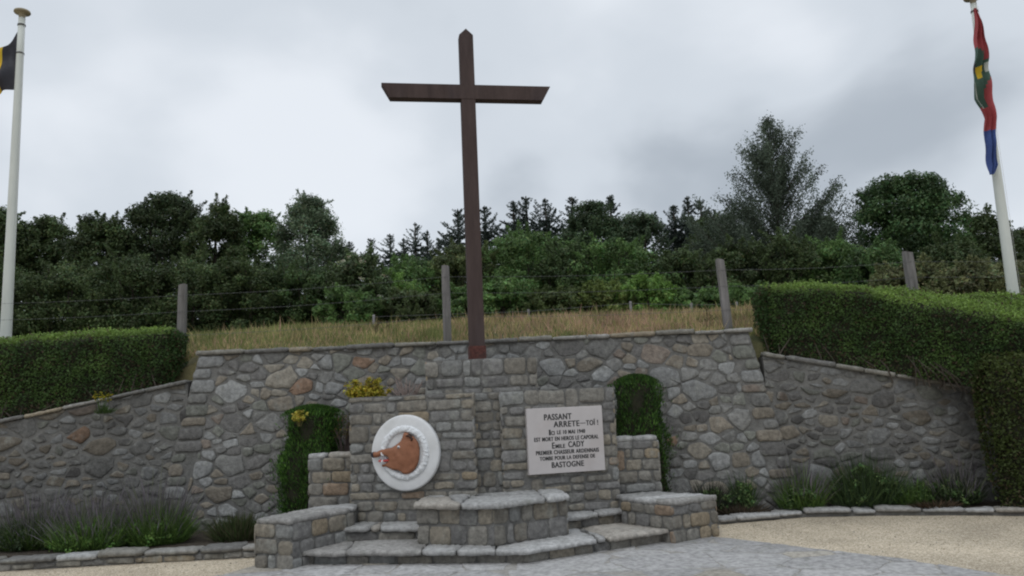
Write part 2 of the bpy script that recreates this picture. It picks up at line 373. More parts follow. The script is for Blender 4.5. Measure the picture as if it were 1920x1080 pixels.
# quoins up the two battered ends, rubble between
def quoins(xa0, xa1, side):
    z = 0
    while z < ZT-.05:
        h = min(random.uniform(.13, .2), ZT-z); w = random.uniform(.2, .42)
        xa = lambda q: xa0+(xa1-xa0)*q/ZT
        p = [(xa(z), z+.01), (xa(z)+side*w, z+.01), (xa(z)+side*w, z+h-.012), (xa(z+h), z+h-.012)]
        if side < 0: p = p[::-1]
        stone(mb, frW, p, .022, pick(RUBBLE), jit=.006); z += h
RUBBLE = [(tuple(c*.90 for c in p), w) for p, w in RUBBLE]
quoins(xl0, xl1, 1); quoins(xr0, xr1, -1)
rubble(mb, frW, [(xl0+.34, 0), (xr0-.34, 0), (xr1-.34, ZT), (xl1+.34, ZT)], size=(.10, .33), tries=20000)
mb.build('stonework', [M['mortar'], M['stone']], t)
def coping(a, b, th, wd, parent, name='coping', col=SLABC, lift=0, front=.05):
    a, b = Vector(a), Vector(b); d = b-a; ln = d.length; u = d.normalized(); mb = MB(); x = 0
    sd = u.cross(Vector((0, 0, 1))).normalized()          # toward the viewer for a -> b running right
    while x < ln:
        w = min(random.uniform(.3, .75), ln-x); w = ln-x if ln-x-w < .15 else w
        fr = Frame(a + Vector((0, 0, random.uniform(-.006, .008)+lift)) + u*x, u, -sd)
        f0, f1 = front+random.uniform(-.02, .025), front+random.uniform(-.02, .025)
        stone(mb, fr, [(.004, -f0), (w-.004, -f1), (w-.004, wd), (.004, wd)], th*random.uniform(.8, 1.2), pick(col), mi=1, rnd=1, jit=.006, bev=.01, tilt=.2, under=-.002)
        x += w
    return mb.build(name, [M['mortar'], M['stone']], parent)
COPC = [((.20, .19, .165), 4), ((.25, .24, .22), 3), ((.16, .155, .145), 3), ((.27, .23, .17), 1)]
coping((xl1-.06, YT, ZT+.004), (xr1+.06, YT, ZT+.004), .055, .36, t, col=COPC)

def wing(label, a, b, za, zb, parent_name='wing_wall', ext=1.0):
    t = thing(parent_name, label, 'wall', ((a[0]+b[0])/2, (a[1]+b[1])/2, 0))
    A, B = Vector((a[0], a[1], 0)), Vector((b[0], b[1], 0))
    u = (B-A).normalized(); ln = (B-A).length; mb = MB()
    n = Vector((0, 0, 1)).cross(u) * .35
    f = [A, B, B+Vector((0, 0, zb)), A+Vector((0, 0, za))]; k = [q+n for q in f]
    mb.add(f+k, [(0, 1, 2, 3), (1, 5, 6, 2), (2, 6, 7, 3), (3, 7, 4, 0), (5, 4, 7, 6)], 0, smooth=False)
    rubble(mb, Frame(A, u, (0, 0, 1)), [(0, 0), (ln, 0), (ln, zb-.01), (0, za-.01)], size=(.09, .30), tries=16000, ax=.62, gap=.04, pal=[(tuple(c*.78 for c in p), w) for p, w in RUBBLE])
    mb.build('stonework', [M['mortar'], M['stone']], t)
    coping(A+Vector((0, 0, za+.004)), B+Vector((0, 0, zb+.004)), .05, .3, t, col=COPC)
    return t
wing('low rubble wing wall sloping down to the left under the square clipped hedge', (-9.6, 11.0), (-4.66, 11.36), 1.24, 2.13)
wing('low rubble wing wall sloping down to the right under the big hedge', (3.52, 11.36), (8.6, 10.85), 2.16, 1.06)

# ------------------------------------------------------------------ planting beds and kerbs
def strip(name, pts, z, m):
    pl = pts if area(pts) > 0 else pts[::-1]; mb = MB(); nn = len(pl)
    mb.add([(p[0], p[1], z) for p in pl]+[(p[0], p[1], -.02) for p in pl], [tuple(range(nn))]+[(i, nn+i, nn+(i+1) % nn, (i+1) % nn) for i in range(nn)], 0, smooth=False)
    return mb.build(name, m)
tag(strip('bed_soil', [(-9.5, 9.75), (-2.7, 9.85), (-2.4, 11.25), (-9.5, 11.25)], .11, M['soil']), kind='structure')
tag(strip('bed_soil', [(1.8, 10.5), (2.6, 10.9), (4, 11.1), (5.5, 10.8), (6.6, 10.2), (8.5, 9.6), (8.5, 11.2), (1.8, 11.2)], .07, M['soil']), kind='structure')
def kerb(label, pts, z, wd=.28, cpal=SLABC):
    t = thing('stone_kerb', label, 'kerb', (pts[0][0], pts[0][1], 0))
    mb = MB()
    for a, b in zip(pts, pts[1:]):
        A, B = Vector((*a, 0)), Vector((*b, 0)); u = (B-A).normalized(); n = Vector((0, 0, 1)).cross(u)*wd; ln = (B-A).length
        q = [A, B, B+n, A+n]; mb.prism([(p.x, p.y) for p in q], -.01, z-.045, 0)
        if z > .12: ashlar(mb, Frame(A, u, (0, 0, 1)), [(0, 0), (ln, 0), (ln, z-.05), (0, z-.05)], rh=(.08, .12), bw=(.2, .5), prot=.015, pal=COPC)
    mb.build('face', [M['mortar'], M['stone']], t)
    mb2 = MB(); 
    for a, b in zip(pts, pts[1:]):
        A, B = Vector((*a, z-.045)), Vector((*b, z-.045)); u = (B-A).normalized(); ln = (B-A).length; x = 0
        sd = u.cross(Vector((0, 0, 1)))
        while x < ln:
            w = min(random.uniform(.3, .7), ln-x); w = ln-x if ln-x-w < .15 else w
            fr = Frame(A+u*x+Vector((0, 0, random.uniform(-.012, .012))), u, -sd)
            stone(mb2, fr, [(.004, -.03-random.uniform(0, .03)), (w-.004, -.03-random.uniform(0, .03)), (w-.004, wd+random.uniform(-.04, .04)), (.004, wd+random.uniform(-.04, .04))], random.uniform(.035, .055), pick(cpal), rnd=1, jit=.01, under=-.002)
            x += w
    mb2.build('kerb_top', [M['mortar'], M['stone']], t)
kerb('raised kerb of pale slabs edging the lavender bed left of the steps', [(-9.4, 9.25), (-6.0, 9.42), (-4.4, 9.55), (-2.86, 9.62)], .13, cpal=COPC+[((.33, .33, .32), 2)])
kerb('low curving kerb of flat stones edging the weedy bed right of the steps', [(2.2, 10.42), (2.75, 10.62), (3.7, 10.85), (4.6, 10.72), (5.6, 10.42), (6.6, 10.0), (8.6, 9.2)], .09, .22)

# ------------------------------------------------------------------ memorial
mon = thing('stone_memorial', 'stepped memorial of coursed stone blocks with two angled panels and low side walls', 'memorial', (-.3, 9.6, 0))
PL = [(-2.06, 9.95), (-.53, 9.62)]; PR = [(-.2, 9.80), (1.22, 10.2)]; PZ = 1.80
masonry('left_panel', mon, [PL[0], PL[1], (-.50, 10.3), (-1.95, 10.4)], .3, PZ, [0, 1, 3], gap=.022)
masonry('right_panel', mon, [PR[0], PR[1], (1.14, 10.5), (-.2, 10.3)], .3, PZ, [0, 1, 3], gap=.022)
masonry('recessed_strip', mon, [(-.525, 9.80), (-.205, 9.86), (-.205, 10.28), (-.49, 10.28)], .3, PZ-.005, [0], gap=.02, bw=(.13, .3), rh=(.09, .2))
bk = [(-1.12, 10.06), (.25, 10.06), (.25, 10.7), (-1.12, 10.7)]
masonry('cross_pedestal', mon, bk, .3, 2.22, [0, 1, 3], gap=.022, rh=(.13, .19), bw=(.2, .4))
masonry('planter_wall', mon, [(-2.66, 10.28), (-2.02, 10.28), (-2.02, 10.52), (-2.66, 10.52)], 0, 1.12, [0, 3], cap=.06, rh=(.12, .17), cuts=[(1, .1, -1.4)])
masonry('planter_wall', mon, [(1.19, 10.33), (1.78, 10.42), (1.72, 10.66), (1.16, 10.6)], 0, 1.16, [0, 1], cap=.06, rh=(.12, .17), cuts=[(1, .1, 2.5)])
# low cheek walls either side of the steps
masonry('side_wall', mon, [(-2.90, 8.95), (-2.46, 8.76), (-1.98, 9.62), (-2.0, 9.98), (-2.40, 9.98)], -.01, .52, [0, 1, 4], cap=.055, rh=(.12, .18), bw=(.16, .34), cuts=[(.15, 1, 8.95), (.15, 1, 9.3)])
masonry('side_wall', mon, [(1.70, 9.30), (2.29, 9.70), (1.72, 10.40), (1.2, 10.2), (1.22, 9.95)], -.01, .47, [0, 1, 4], cap=.055, rh=(.11, .17), bw=(.16, .34), cuts=[(-.3, 1, 9.05), (-.3, 1, 9.4)])
# lower step
S1 = [(-2.44, 8.95), (.01, 8.50), (1.70, 9.42), (1.25, 10.15), (-1.97, 9.85)]
masonry('lower_riser', mon, [(-2.38, 9.0), (.01, 8.56), (1.66, 9.46), (1.25, 10.1), (-1.95, 9.8)], -.01, .105, [0, 1], rh=(.10, .12), prot=.014, bw=(.2, .5))
mb = MB(); slabs(mb, [(-2.41, 8.89), (.01, 8.45), (1.68, 9.37), (1.25, 10.12), (-1.98, 9.85)], .155, .05, cuts=[(1, .1, -1.0), (1, -.1, -1.75+-.2), (1, .05, .15), (1, .3, 3.6), (1, -.15, -.38-1.6), (1, .2, 2.6)], jit=.014)
mb.build('lower_tread', [M['mortar'], M['stone']], mon)
masonry('upper_riser', mon, [(-2.1, 9.53), (-.2, 9.25), (1.45, 10.22), (1.2, 10.4), (-2.0, 9.98)], .14, .255, [0, 1], rh=(.10, .12), prot=.014, bw=(.2, .5))
mb = MB(); slabs(mb, [(-2.14, 9.47), (-.2, 9.18), (1.46, 10.14), (1.22, 10.35), (-2.04, 10.0)], .305, .05, cuts=[(1, .1, -.7), (1, .2, 2.9), (1, -.1, -2.7)], jit=.012)
mb.build('upper_tread', [M['mortar'], M['stone']], mon)
# projecting shelf
masonry('shelf_block', mon, [(-1.14, 9.06), (-.31, 8.74), (.50, 9.24), (.40, 9.92), (-1.06, 9.72)], .15, .55, [0, 1, 2, 4], rh=(.16, .22), bw=(.14, .34))
mb = MB(); slabs(mb, [(-1.19, 8.97), (-.30, 8.63), (.56, 9.18), (.44, 9.98), (-.16, 9.81), (-1.14, 9.76)], .60, .055, cuts=[(1, .25, 1.55), (1, .1, .55+.62), (.1, 1, 9.15+.35), (1, -.1, -1.55)], jit=.013)
mb.build('shelf_slab', [M['mortar'], M['stone']], mon)
# planter earth behind the left panel and the planter walls
mb = MB(); mb.prism([(-1.93, 10.35), (-1.14, 10.3), (-1.14, 11.1), (-1.93, 11.1)], 0, 1.62, 0); mb.build('planter_soil', [M['soil']], mon); mb = MB(); mb.prism([(-2.6, 10.5), (-1.95, 10.5), (-1.95, 11.1), (-2.6, 11.1)], 0, 1.02, 0)
mb.build('planter_soil', [M['soil']], mon)

# ------------------------------------------------------------------ cross
cb = P(896, 672, 10.35); top = P(875, 60, 10.35); X0 = -.49
cr = thing('memorial_cross', 'tall dark brown beam cross with slanted arm ends rising from the pedestal', 'cross', (X0, 10.35, 2.22))
def extr(mb, outline, y0, y1, yaw, org, mi=0, bev=.006):
    n = len(outline); c, s = math.cos(yaw), math.sin(yaw)
    def T(x, y, z): return (org[0]+x*c-y*s, org[1]+x*s+y*c, org[2]+z)
    cx = sum(p[0] for p in outline)/n; cz = sum(p[1] for p in outline)/n
    def ins(p, d):
        l = math.dist(p, (cx, cz)); k = d/l; return (p[0]+(cx-p[0])*k, p[1]+(cz-p[1])*k)
    rings = [[T(*(lambda q: (q[0], y0, q[1]))(ins(p, bev))) for p in outline], [T(p[0], y0+bev, p[1]) for p in outline], [T(p[0], y1-bev, p[1]) for p in outline], [T(*(lambda q: (q[0], y1, q[1]))(ins(p, bev))) for p in outline]]
    vs = [v for r in rings for v in r]
    fs = [tuple(range(n)), tuple(range(3*n, 4*n))[::-1]] + [(r*n+i, (r+1)*n+i, (r+1)*n+(i+1) % n, r*n+(i+1) % n) for r in range(3) for i in range(n)]
    mb.add(vs, fs, mi, smooth=False)
yaw = rad(9.5); H = 6.76
mb = MB(); extr(mb, [(-.098, 2.27), (.098, 2.27), (.095, H-.09), (0, H), (-.095, H-.09)], -.08, .08, yaw, (X0, 10.35, 0)); mb.build('upright', M['cross'], cr)
mb = MB(); za, zb = 5.745, 5.945
extr(mb, [(-1.05, za), (1.03, za), (1.14, zb), (-1.16, zb)], -.086, .07, yaw, (X0, 10.35, 0)); mb.build('crossbeam', M['cross'], cr)
mb = MB(); extr(mb, [(-.108, 2.215), (.108, 2.215), (.108, 2.40), (-.108, 2.40)], -.10, -.078, yaw, (X0, 10.35, 0), bev=.003)
extr(mb, [(-.108, 2.215), (-.094, 2.215), (-.094, 2.40), (-.108, 2.40)], -.078, .09, yaw, (X0, 10.35, 0), bev=.003)
extr(mb, [(.094, 2.215), (.108, 2.215), (.108, 2.40), (.094, 2.40)], -.078, .09, yaw, (X0, 10.35, 0), bev=.003)
mb.build('steel_shoe', M['rust'], cr)

# ------------------------------------------------------------------ medallion with the boar head
d = Vector((PL[1][0]-PL[0][0], PL[1][1]-PL[0][1], 0)).normalized()
R0 = .45
frM0 = Frame((PL[0][0], PL[0][1], 0), d, (0, 0, 1))
# centre: where the photo pixel ray meets the panel
r_ = ray(764, 848); o_ = Vector((0, 0, EYE)); tt = (frM0.O-o_).dot(frM0.n)/r_.dot(frM0.n); ctr = o_+r_*tt
frM = Frame(ctr + frM0.n*.02, d*.955, (0, 0, 1))
med = thing('medallion', 'round white plaster medallion with a brown boar head, hung on the left stone panel', 'medallion', ctr)
def lathe_fr(mb, fr, prof, n=64, mi=0, wob=0):
    vs = []
    for r, h in prof:
        for j in range(n):
            a = 2*math.pi*j/n; w = wob*noise.noise(Vector((math.cos(a)*9, math.sin(a)*9, r*70))) if wob else 0
            vs.append(fr((r+w*.4)*math.cos(a), (r+w*.4)*math.sin(a), h+w))
    k = len(prof); fs = [(i*n+j, (i+1)*n+j, (i+1)*n+(j+1) % n, i*n+(j+1) % n) for i in range(k-1) for j in range(n)]
    fs = [f[::-1] for f in fs]; fs.append(tuple((k-1)*n+j for j in range(n)))
    mb.add(vs, fs, mi)
mb = MB(); lathe_fr(mb, frM, [(R0*.97, -.01), (R0, .0), (R0, .05), (R0*.985, .066), (R0*.95, .072), (R0*.78, .074), (R0*.55, .072), (R0*.2, .07)]); mb.build('disc', M['white'], med)
mb = MB(); ri, ro = R0*.55, R0*.745; prof = []
for k in range(11):
    a = math.pi*k/10; prof.append(((ri+ro)/2+(ro-ri)/2*math.cos(a), .068+.042*math.sin(a)))
n = 220; vs = []
for r, h in prof:
    for j in range(n):
        a = 2*math.pi*j/n; q = noise.noise(Vector((math.cos(a)*14, math.sin(a)*14, r*50)))*.014 + .0018*math.sin(a*38+r*60+3*noise.noise(Vector((a*3, r*9, 0))))*(h > .075)
        vs.append(frM((r+q*.3-.012)*math.cos(a), (r+q*.3-.012)*math.sin(a), h+q))
mb.add(vs, [(i*n+j, i*n+(j+1) % n, (i+1)*n+(j+1) % n, (i+1)*n+j) for i in range(10) for j in range(n)], 0); mb.build('wreath', M['wreath'], med)
def zp(x, y): return ((x-520)/415*R0*1.0, -(y-558)/447*R0)
def relief(name, pts, thick, base, m, parent, edge=.05, step=.012, bumps=0, raised=None):
    b = [Vector(zp(*p)) for p in pts]
    pts2 = []
    for i in range(len(b)):                             # smooth outline
        p, q = b[i], b[(i+1) % len(b)]; k = max(1, int((q-p).length/.02)); pts2 += [p+(q-p)*(j/k) for j in range(k)]
    b = pts2; nb = len(b)
    x0, x1 = min(p.x for p in b), max(p.x for p in b); y0, y1 = min(p.y for p in b), max(p.y for p in b)
    def inside(x, y):
        c = False
        for i in range(nb):
            p, q = b[i], b[(i+1) % nb]
            if (p.y > y) != (q.y > y) and x < (q.x-p.x)*(y-p.y)/(q.y-p.y)+p.x: c = not c
        return c
    def dist(x, y):
        P0 = Vector((x, y)); m_ = 9
        for i in range(nb):
            p, q = b[i], b[(i+1) % nb]; e = q-p; t = max(0, min(1, (P0-p).dot(e)/max(e.dot(e), 1e-9))); m_ = min(m_, (P0-p-e*t).length)
        return m_
    inner = []
    yy = y0
    while yy < y1:
        xx = x0
        while xx < x1:
            X, Y = xx+random.uniform(-.2, .2)*step, yy+random.uniform(-.2, .2)*step
            if inside(X, Y) and dist(X, Y) > step*.5: inner.append(Vector((X, Y)))
            xx += step
        yy += step
    co, ed, fc, *_ = delaunay_2d_cdt(b+inner, [(i, (i+1) % nb) for i in range(nb)], [], 1, 1e-6)
    vs = []
    for q in co:
        dd = min(1, dist(q.x, q.y)/edge); h = math.sqrt(max(0, 1-(1-dd)**2))*thick
        if raised: h += raised(q.x, q.y)*min(1, dd*2)
        if bumps: h += bumps*noise.noise(Vector((q.x*18, q.y*18, 1)))*dd
        vs.append(frM(q.x, q.y, base+.3*thick*(dd > 0)+h))
    n0 = len(vs); fs = [tuple(f) for f in fc if len(f) >= 3]
    vs += [frM(p.x, p.y, base-.004) for p in b]; idx = list(range(nb))
    fs += [(n0+i, n0+(i+1) % nb, (i+1) % nb, i) for i in range(nb)]
    o = mesh_obj(name, vs, fs, m, parent, sm=[True]*len(fs)); return o
HEAD = [(150, 533), (190, 535), (240, 512), (290, 502), (370, 491), (412, 470), (448, 445), (480, 420), (503, 380), (520, 330), (535, 312), (565, 322), (605, 342), (645, 372), (672, 405), (697, 440), (708, 500), (708, 570), (700, 640), (682, 700), (645, 752), (595, 795), (545, 806), (505, 798), (470, 772), (432, 756), (385, 752), (340, 732), (298, 712), (250, 712), (248, 690), (290, 672), (325, 655), (338, 632), (330, 605), (300, 585), (255, 578), (215, 592), (180, 600), (150, 602), (130, 580), (130, 545)]
def bulge(x, y):
    s = 0
    for (cx, cy, r, h) in ((560, 560, 150, .025), (400, 560, 90, .014), (470, 660, 90, .012), (600, 420, 60, .012), (300, 540, 50, .01)):
        q = zp(cx, cy); dd = math.hypot(x-q[0], y-q[1])/(r/430*R0); s += h*max(0, 1-dd*dd)
    return s
bh = relief('boar_head', HEAD, .03, .10, M['boar'], med, edge=.03, bumps=.004, raised=bulge)
relief('nose', [(128, 540), (150, 532), (162, 545), (160, 590), (150, 606), (130, 585), (122, 560)], .05, .10, M['dark'], bh, .02, .008)
relief('ear', [(555, 352), (590, 335), (625, 355), (655, 395), (640, 425), (600, 435), (620, 405), (600, 380), (565, 378)], .05, .105, mat('boar_ear_paint', (.05, .022, .014), .7, .2, 20, 0), bh, .02, .01)
relief('eye', [(450, 484), (464, 463), (490, 468), (502, 490), (486, 512), (458, 508)], .016, .135, M['white'], bh, .02, .006)
relief('pupil', [(462, 486), (476, 480), (486, 490), (478, 502), (464, 500)], .012, .152, M['dark'], bh, .01, .005)
relief('tusk', [(250, 540), (262, 536), (275, 560), (292, 578), (270, 590), (252, 575)], .03, .125, M['white'], bh, .02, .006)
relief('tongue', [(212, 636), (240, 625), (280, 632), (340, 622), (345, 648), (290, 655), (240, 660), (215, 650)], .03, .115, M['red'], bh, .02, .008)
relief('tooth', [(255, 640), (265, 615), (280, 640), (292, 655), (268, 668), (245, 655)], .03, .125, M['white'], bh, .02, .006)
relief('mouth', [(215, 604), (250, 588), (290, 592), (318, 610), (315, 632), (280, 626), (240, 622), (222, 622)], .012, .115, mat('mouth_grey', (.38, .36, .38), .6, .1, 10, 0), bh, .02, .01)

# ------------------------------------------------------------------ inscription plaque
d = Vector((PR[1][0]-PR[0][0], PR[1][1]-PR[0][1], 0)).normalized(); frP0 = Frame((PR[0][0], PR[0][1], 0), d, (0, 0, 1))
def onpanel(px, py):
    r_ = ray(px, py); tt = (frP0.O-o_).dot(frP0.n)/r_.dot(frP0.n); q = o_+r_*tt
    return ((q-frP0.O).dot(d), q.z)
c4 = [onpanel(*q) for q in ((984, 767), (1125, 760), (1131, 880), (989, 891))]
s0 = (c4[0][0]+c4[3][0])/2; s1 = (c4[1][0]+c4[2][0])/2; zt = (c4[0][1]+c4[1][1])/2; zb_ = (c4[2][1]+c4[3][1])/2
print('plaque', c4)
PW, PH = s1-s0, zt-zb_
base = frP0(s0, zb_, .03)
plq = thing('inscription_plaque', 'square pale marble plaque with dark French inscription fixed to the right stone panel', 'plaque', base)
frP = Frame(base, d, (0, 0, 1))
mb = MB(); mb.box((0, 0, 0), (1, 1, 1))
vs = []
for h in (-.03, .032, .038):
    i = .004 if h == .038 else 0
    vs += [frP(i, i, h), frP(PW-i, i, h), frP(PW-i, PH-i, h), frP(i, PH-i, h)]
slab = mesh_obj('marble_slab', vs, [(0, 1, 5, 4), (1, 2, 6, 5), (2, 3, 7, 6), (3, 0, 4, 7), (4, 5, 9, 8), (5, 6, 10, 9), (6, 7, 11, 10), (7, 4, 8, 11), (8, 9, 10, 11), (3, 2, 1, 0)], M['marble'], plq)
def lettering(chunks):
    V = []; Fc = []
    for txt, u0, u1, v0, v1 in chunks:
        cu = bpy.data.curves.new('tmp', 'FONT'); cu.body = txt; cu.size = 1; cu.extrude = 0; cu.offset = .016; cu.space_character = 1.12
        o = bpy.data.objects.new('tmp', cu); COL.objects.link(o); bpy.context.view_layer.update()
        me = bpy.data.meshes.new_from_object(o.evaluated_get(bpy.context.evaluated_depsgraph_get()))
        co = np.array([v.co[:] for v in me.vertices]); mn, mxx = co.min(0), co.max(0); b = len(V)
        for k, dx in enumerate((-.0022, .0, .0022)):      # three strokes side by side make the cut letters bold
            b = len(V)
            for c in co:
                a = (c[0]-mn[0])/(mxx[0]-mn[0]); e = (c[1]-mn[1])/(mxx[1]-mn[1])
                V.append(frP((u0+(u1-u0)*a)*PW+dx, (1-v1+(v1-v0)*e)*PH, .0392+k*.0003))
            Fc += [[b+i for i in p.vertices] for p in me.polygons]
        bpy.data.objects.remove(o); bpy.data.curves.remove(cu); bpy.data.meshes.remove(me)
    return V, Fc
LINES = [[('PASSANT', .225, .585, .095, .19)],
         [('ARRETE', .345, .685, .212, .302), ('-', .695, .765, .254, .264), ('TO\u00cf !', .775, .935, .200, .298)],
         [('I', .280, .300, .335, .42), ('CI', .308, .352, .356, .42), ('LE 10 MAI 1940', .385, .755, .350, .412)],
         [('EST MORT EN HEROS LE CAPORAL', .085, .93, .445, .508)],
         [('E', .312, .345, .532, .625), ('MILE', .357, .480, .562, .622), ('CADY', .525, .735, .528, .618)],
         [('PREMIER CHASSEUR ARDENNAIS', .10, .925, .648, .712)],
         [('TOMBE POUR LA DEFENSE DE', .145, .87, .738, .798)],
         [('BASTOGNE', .295, .715, .828, .915)]]
for ln in LINES:
    V, Fc = lettering(ln); mesh_obj('lettering', V, Fc, M['ink'], slab)

# ------------------------------------------------------------------ foliage tools
def rand_dirs(n):
    v = rng.normal(size=(n, 3)); return v/np.linalg.norm(v, axis=1, keepdims=True)
def leaves(C, nrm, length, width, cols, droop=0.0):
    """one small diamond per centre; nrm = preferred facing"""
    n = len(C); a = rand_dirs(n); a[:, 2] -= droop; nn = nrm/np.maximum(np.linalg.norm(nrm, axis=1, keepdims=True), 1e-6)
    a = a - nn*np.sum(a*nn, 1, keepdims=True); a /= np.maximum(np.linalg.norm(a, axis=1, keepdims=True), 1e-6)
    b = np.cross(nn, a); L_ = length*(.6+.8*rng.random((n, 1))); W_ = width*(.6+.8*rng.random((n, 1)))
    V = np.stack([C-a*L_/2, C+b*W_/2-a*L_*.08, C+a*L_/2, C-b*W_/2-a*L_*.08], 1).reshape(-1, 3)
    return V, np.arange(4*n).reshape(n, 4), np.repeat(cols, 4, axis=0)
def blob_leaves(centres, radii, tones, n_each, base, size, flat=.75, aspect=1.6, facing=.8):
    centres = np.asarray(centres); k = len(centres); idx = np.repeat(np.arange(k), n_each); n = len(idx)
    d = rand_dirs(n); r = rng.random((n, 1))**.45; R = np.asarray(radii)[idx][:, None]
    C = centres[idx] + d*r*R*np.array([1, 1, flat]); nr = d + rand_dirs(n)*facing + np.array([0, 0, .4])
    tone = np.asarray(tones)[idx][:, None]*(.7+.6*rng.random((n, 1)))
    cols = np.clip(np.asarray(base)[None]*tone*(1+.12*rng.normal(size=(n, 3))*np.array([1, .5, .6])), .004, .6)
    return leaves(C, nr, size*aspect**.5, size/aspect**.5, cols)
def cat(parts):
    V = []; Fc = []; C = []; b = 0
    for v, f, c in parts: V.append(v); Fc.append(f+b); C.append(c); b += len(v)
    return np.concatenate(V), np.concatenate(Fc), np.concatenate(C)

def bushy(name, label, cat_, px, top_py, Y, wpx, base_col, kind='bush', group=None, size=.085, dens=1.0, bottom=0.0, flowers=None):
    """leafy tree or shrub: trunk, limbs, clumps of leaves with an uneven outline"""
    size *= .86; base_col = tuple(c*k_ for c, k_ in zip(base_col, (1.28, 1.42, 1.15)))
    T = P(px, top_py, Y); x, y = T.x, Y; z0 = hill(x, y)-.1; Hh = T.z-z0; Wd = wpx/F*Y; rX = Wd/2; rY = rX*.85
    t = thing(name, label, cat_, (x, y, z0), group); seed = random.random()*100
    def prof(s):
        if kind == 'oval': return math.sin(math.pi*min(1, .18+.82*s)**.9)**.6 if s < 1 else 0
        if kind == 'round': return (max(0, 1-((s-.55)/.5)**2))**.5
        return (max(0, 1-((s-.42)/.60)**2))**.55
    cs = []; rs = []; ts = []; k = int((70+Hh*Wd*4.2)*dens)
    for _ in range(k):
        s = random.uniform(bottom+.02, .98); a = random.uniform(0, 2*math.pi); rr = random.random()**.4
        lob = 1+.30*noise.noise(Vector((math.cos(a)*1.6, math.sin(a)*1.6, s*4+seed)))
        pr = prof(s)*lob*rr
        cr_ = random.uniform(.11, .22)*min(Wd, Hh)**.75
        cs.append((x+rX*pr*math.cos(a)*.92, y+rY*pr*math.sin(a)*.92, z0+Hh*s - cr_*.4*(s > .8)))
        rs.append(cr_); ts.append(random.choice((.55, .75, .95, 1.1, 1.35))*random.uniform(.85, 1.15))
    per = int(min(250, 80+1900*(sum(rs)/k)**2*(.085/size)**2)*1.0)
    parts = [blob_leaves(cs, rs, ts, per, base_col, size)]
    # ragged sprays that break the outline
    sp = []; tb = MB()
    for _ in range(int((30+Wd*6)*(.4 if kind == 'round' else 1))):
        s = random.uniform(.35, 1.0); a = random.uniform(0, 2*math.pi); pr = prof(min(s, .97))
        q = Vector((x+rX*pr*math.cos(a)*.9, y+rY*pr*math.sin(a)*.9, z0+Hh*s*.97))
        dr = Vector((math.cos(a)*random.uniform(.2, 1), math.sin(a)*.6, random.uniform(.2, 1.3))).normalized(); ln = random.uniform(.10, .28)*min(Wd, Hh)**.6
        m_ = int(60+130*ln)
        st = rng.random(m_)[:, None]; cc = np.array(q)[None]+np.array(dr)[None]*st*ln+rng.normal(size=(m_, 3))*.045*(1.4-st)
        tone = random.uniform(.7, 1.25)
        cols = np.clip(np.array(base_col)[None]*tone*(.75+.5*rng.random((m_, 1))), .004, 1)*np.ones((m_, 3))
        sp.append(leaves(cc, rand_dirs(m_)+np.array([0, 0, .4]), size*1.1, size*.6, cols))
        tb.tube([q-dr*ln*.6, q+dr*ln*.8], [.012, .004], 4, 0, cap=False)
    V, Fc, C = cat(parts+sp)
    mesh_obj('crown', V, Fc, M['leaf'], t, c=C)
    if flowers:
        fc = []
        for _ in range(flowers): 
            i = random.randrange(len(cs)); c0 = cs[i]; dv = Vector((random.uniform(-1, 1), -1, random.uniform(-.3, .9))).normalized()*rs[i]
            fc.append((c0[0]+dv.x, c0[1]+dv.y, c0[2]+dv.z))
        V, Fc, C = blob_leaves(fc, [.10]*len(fc), [1]*len(fc), 14, (.48, .48, .34), .055, flat=.4); mesh_obj('blossom', V, Fc, M['leaf'], t, c=C)
    r0 = max(.05, .03*Hh)
    tb.tube([(x, y, z0-.1), (x+.05*Wd*random.uniform(-1, 1), y, z0+Hh*.35), (x, y, z0+Hh*.75)], [r0, r0*.7, r0*.25], 8)
    for i in range(9):
        j = random.randrange(k); s = random.uniform(.15, .5); c0 = Vector(cs[j]); a0 = Vector((x, y, z0+Hh*s)); m0 = (a0+c0)/2+Vector((0, 0, -.04*Hh))
        tb.tube([a0, m0, c0], [r0*.45, r0*.3, r0*.1], 5, cap=False)
    tb.build('trunk', M['bark'], t)
    return t
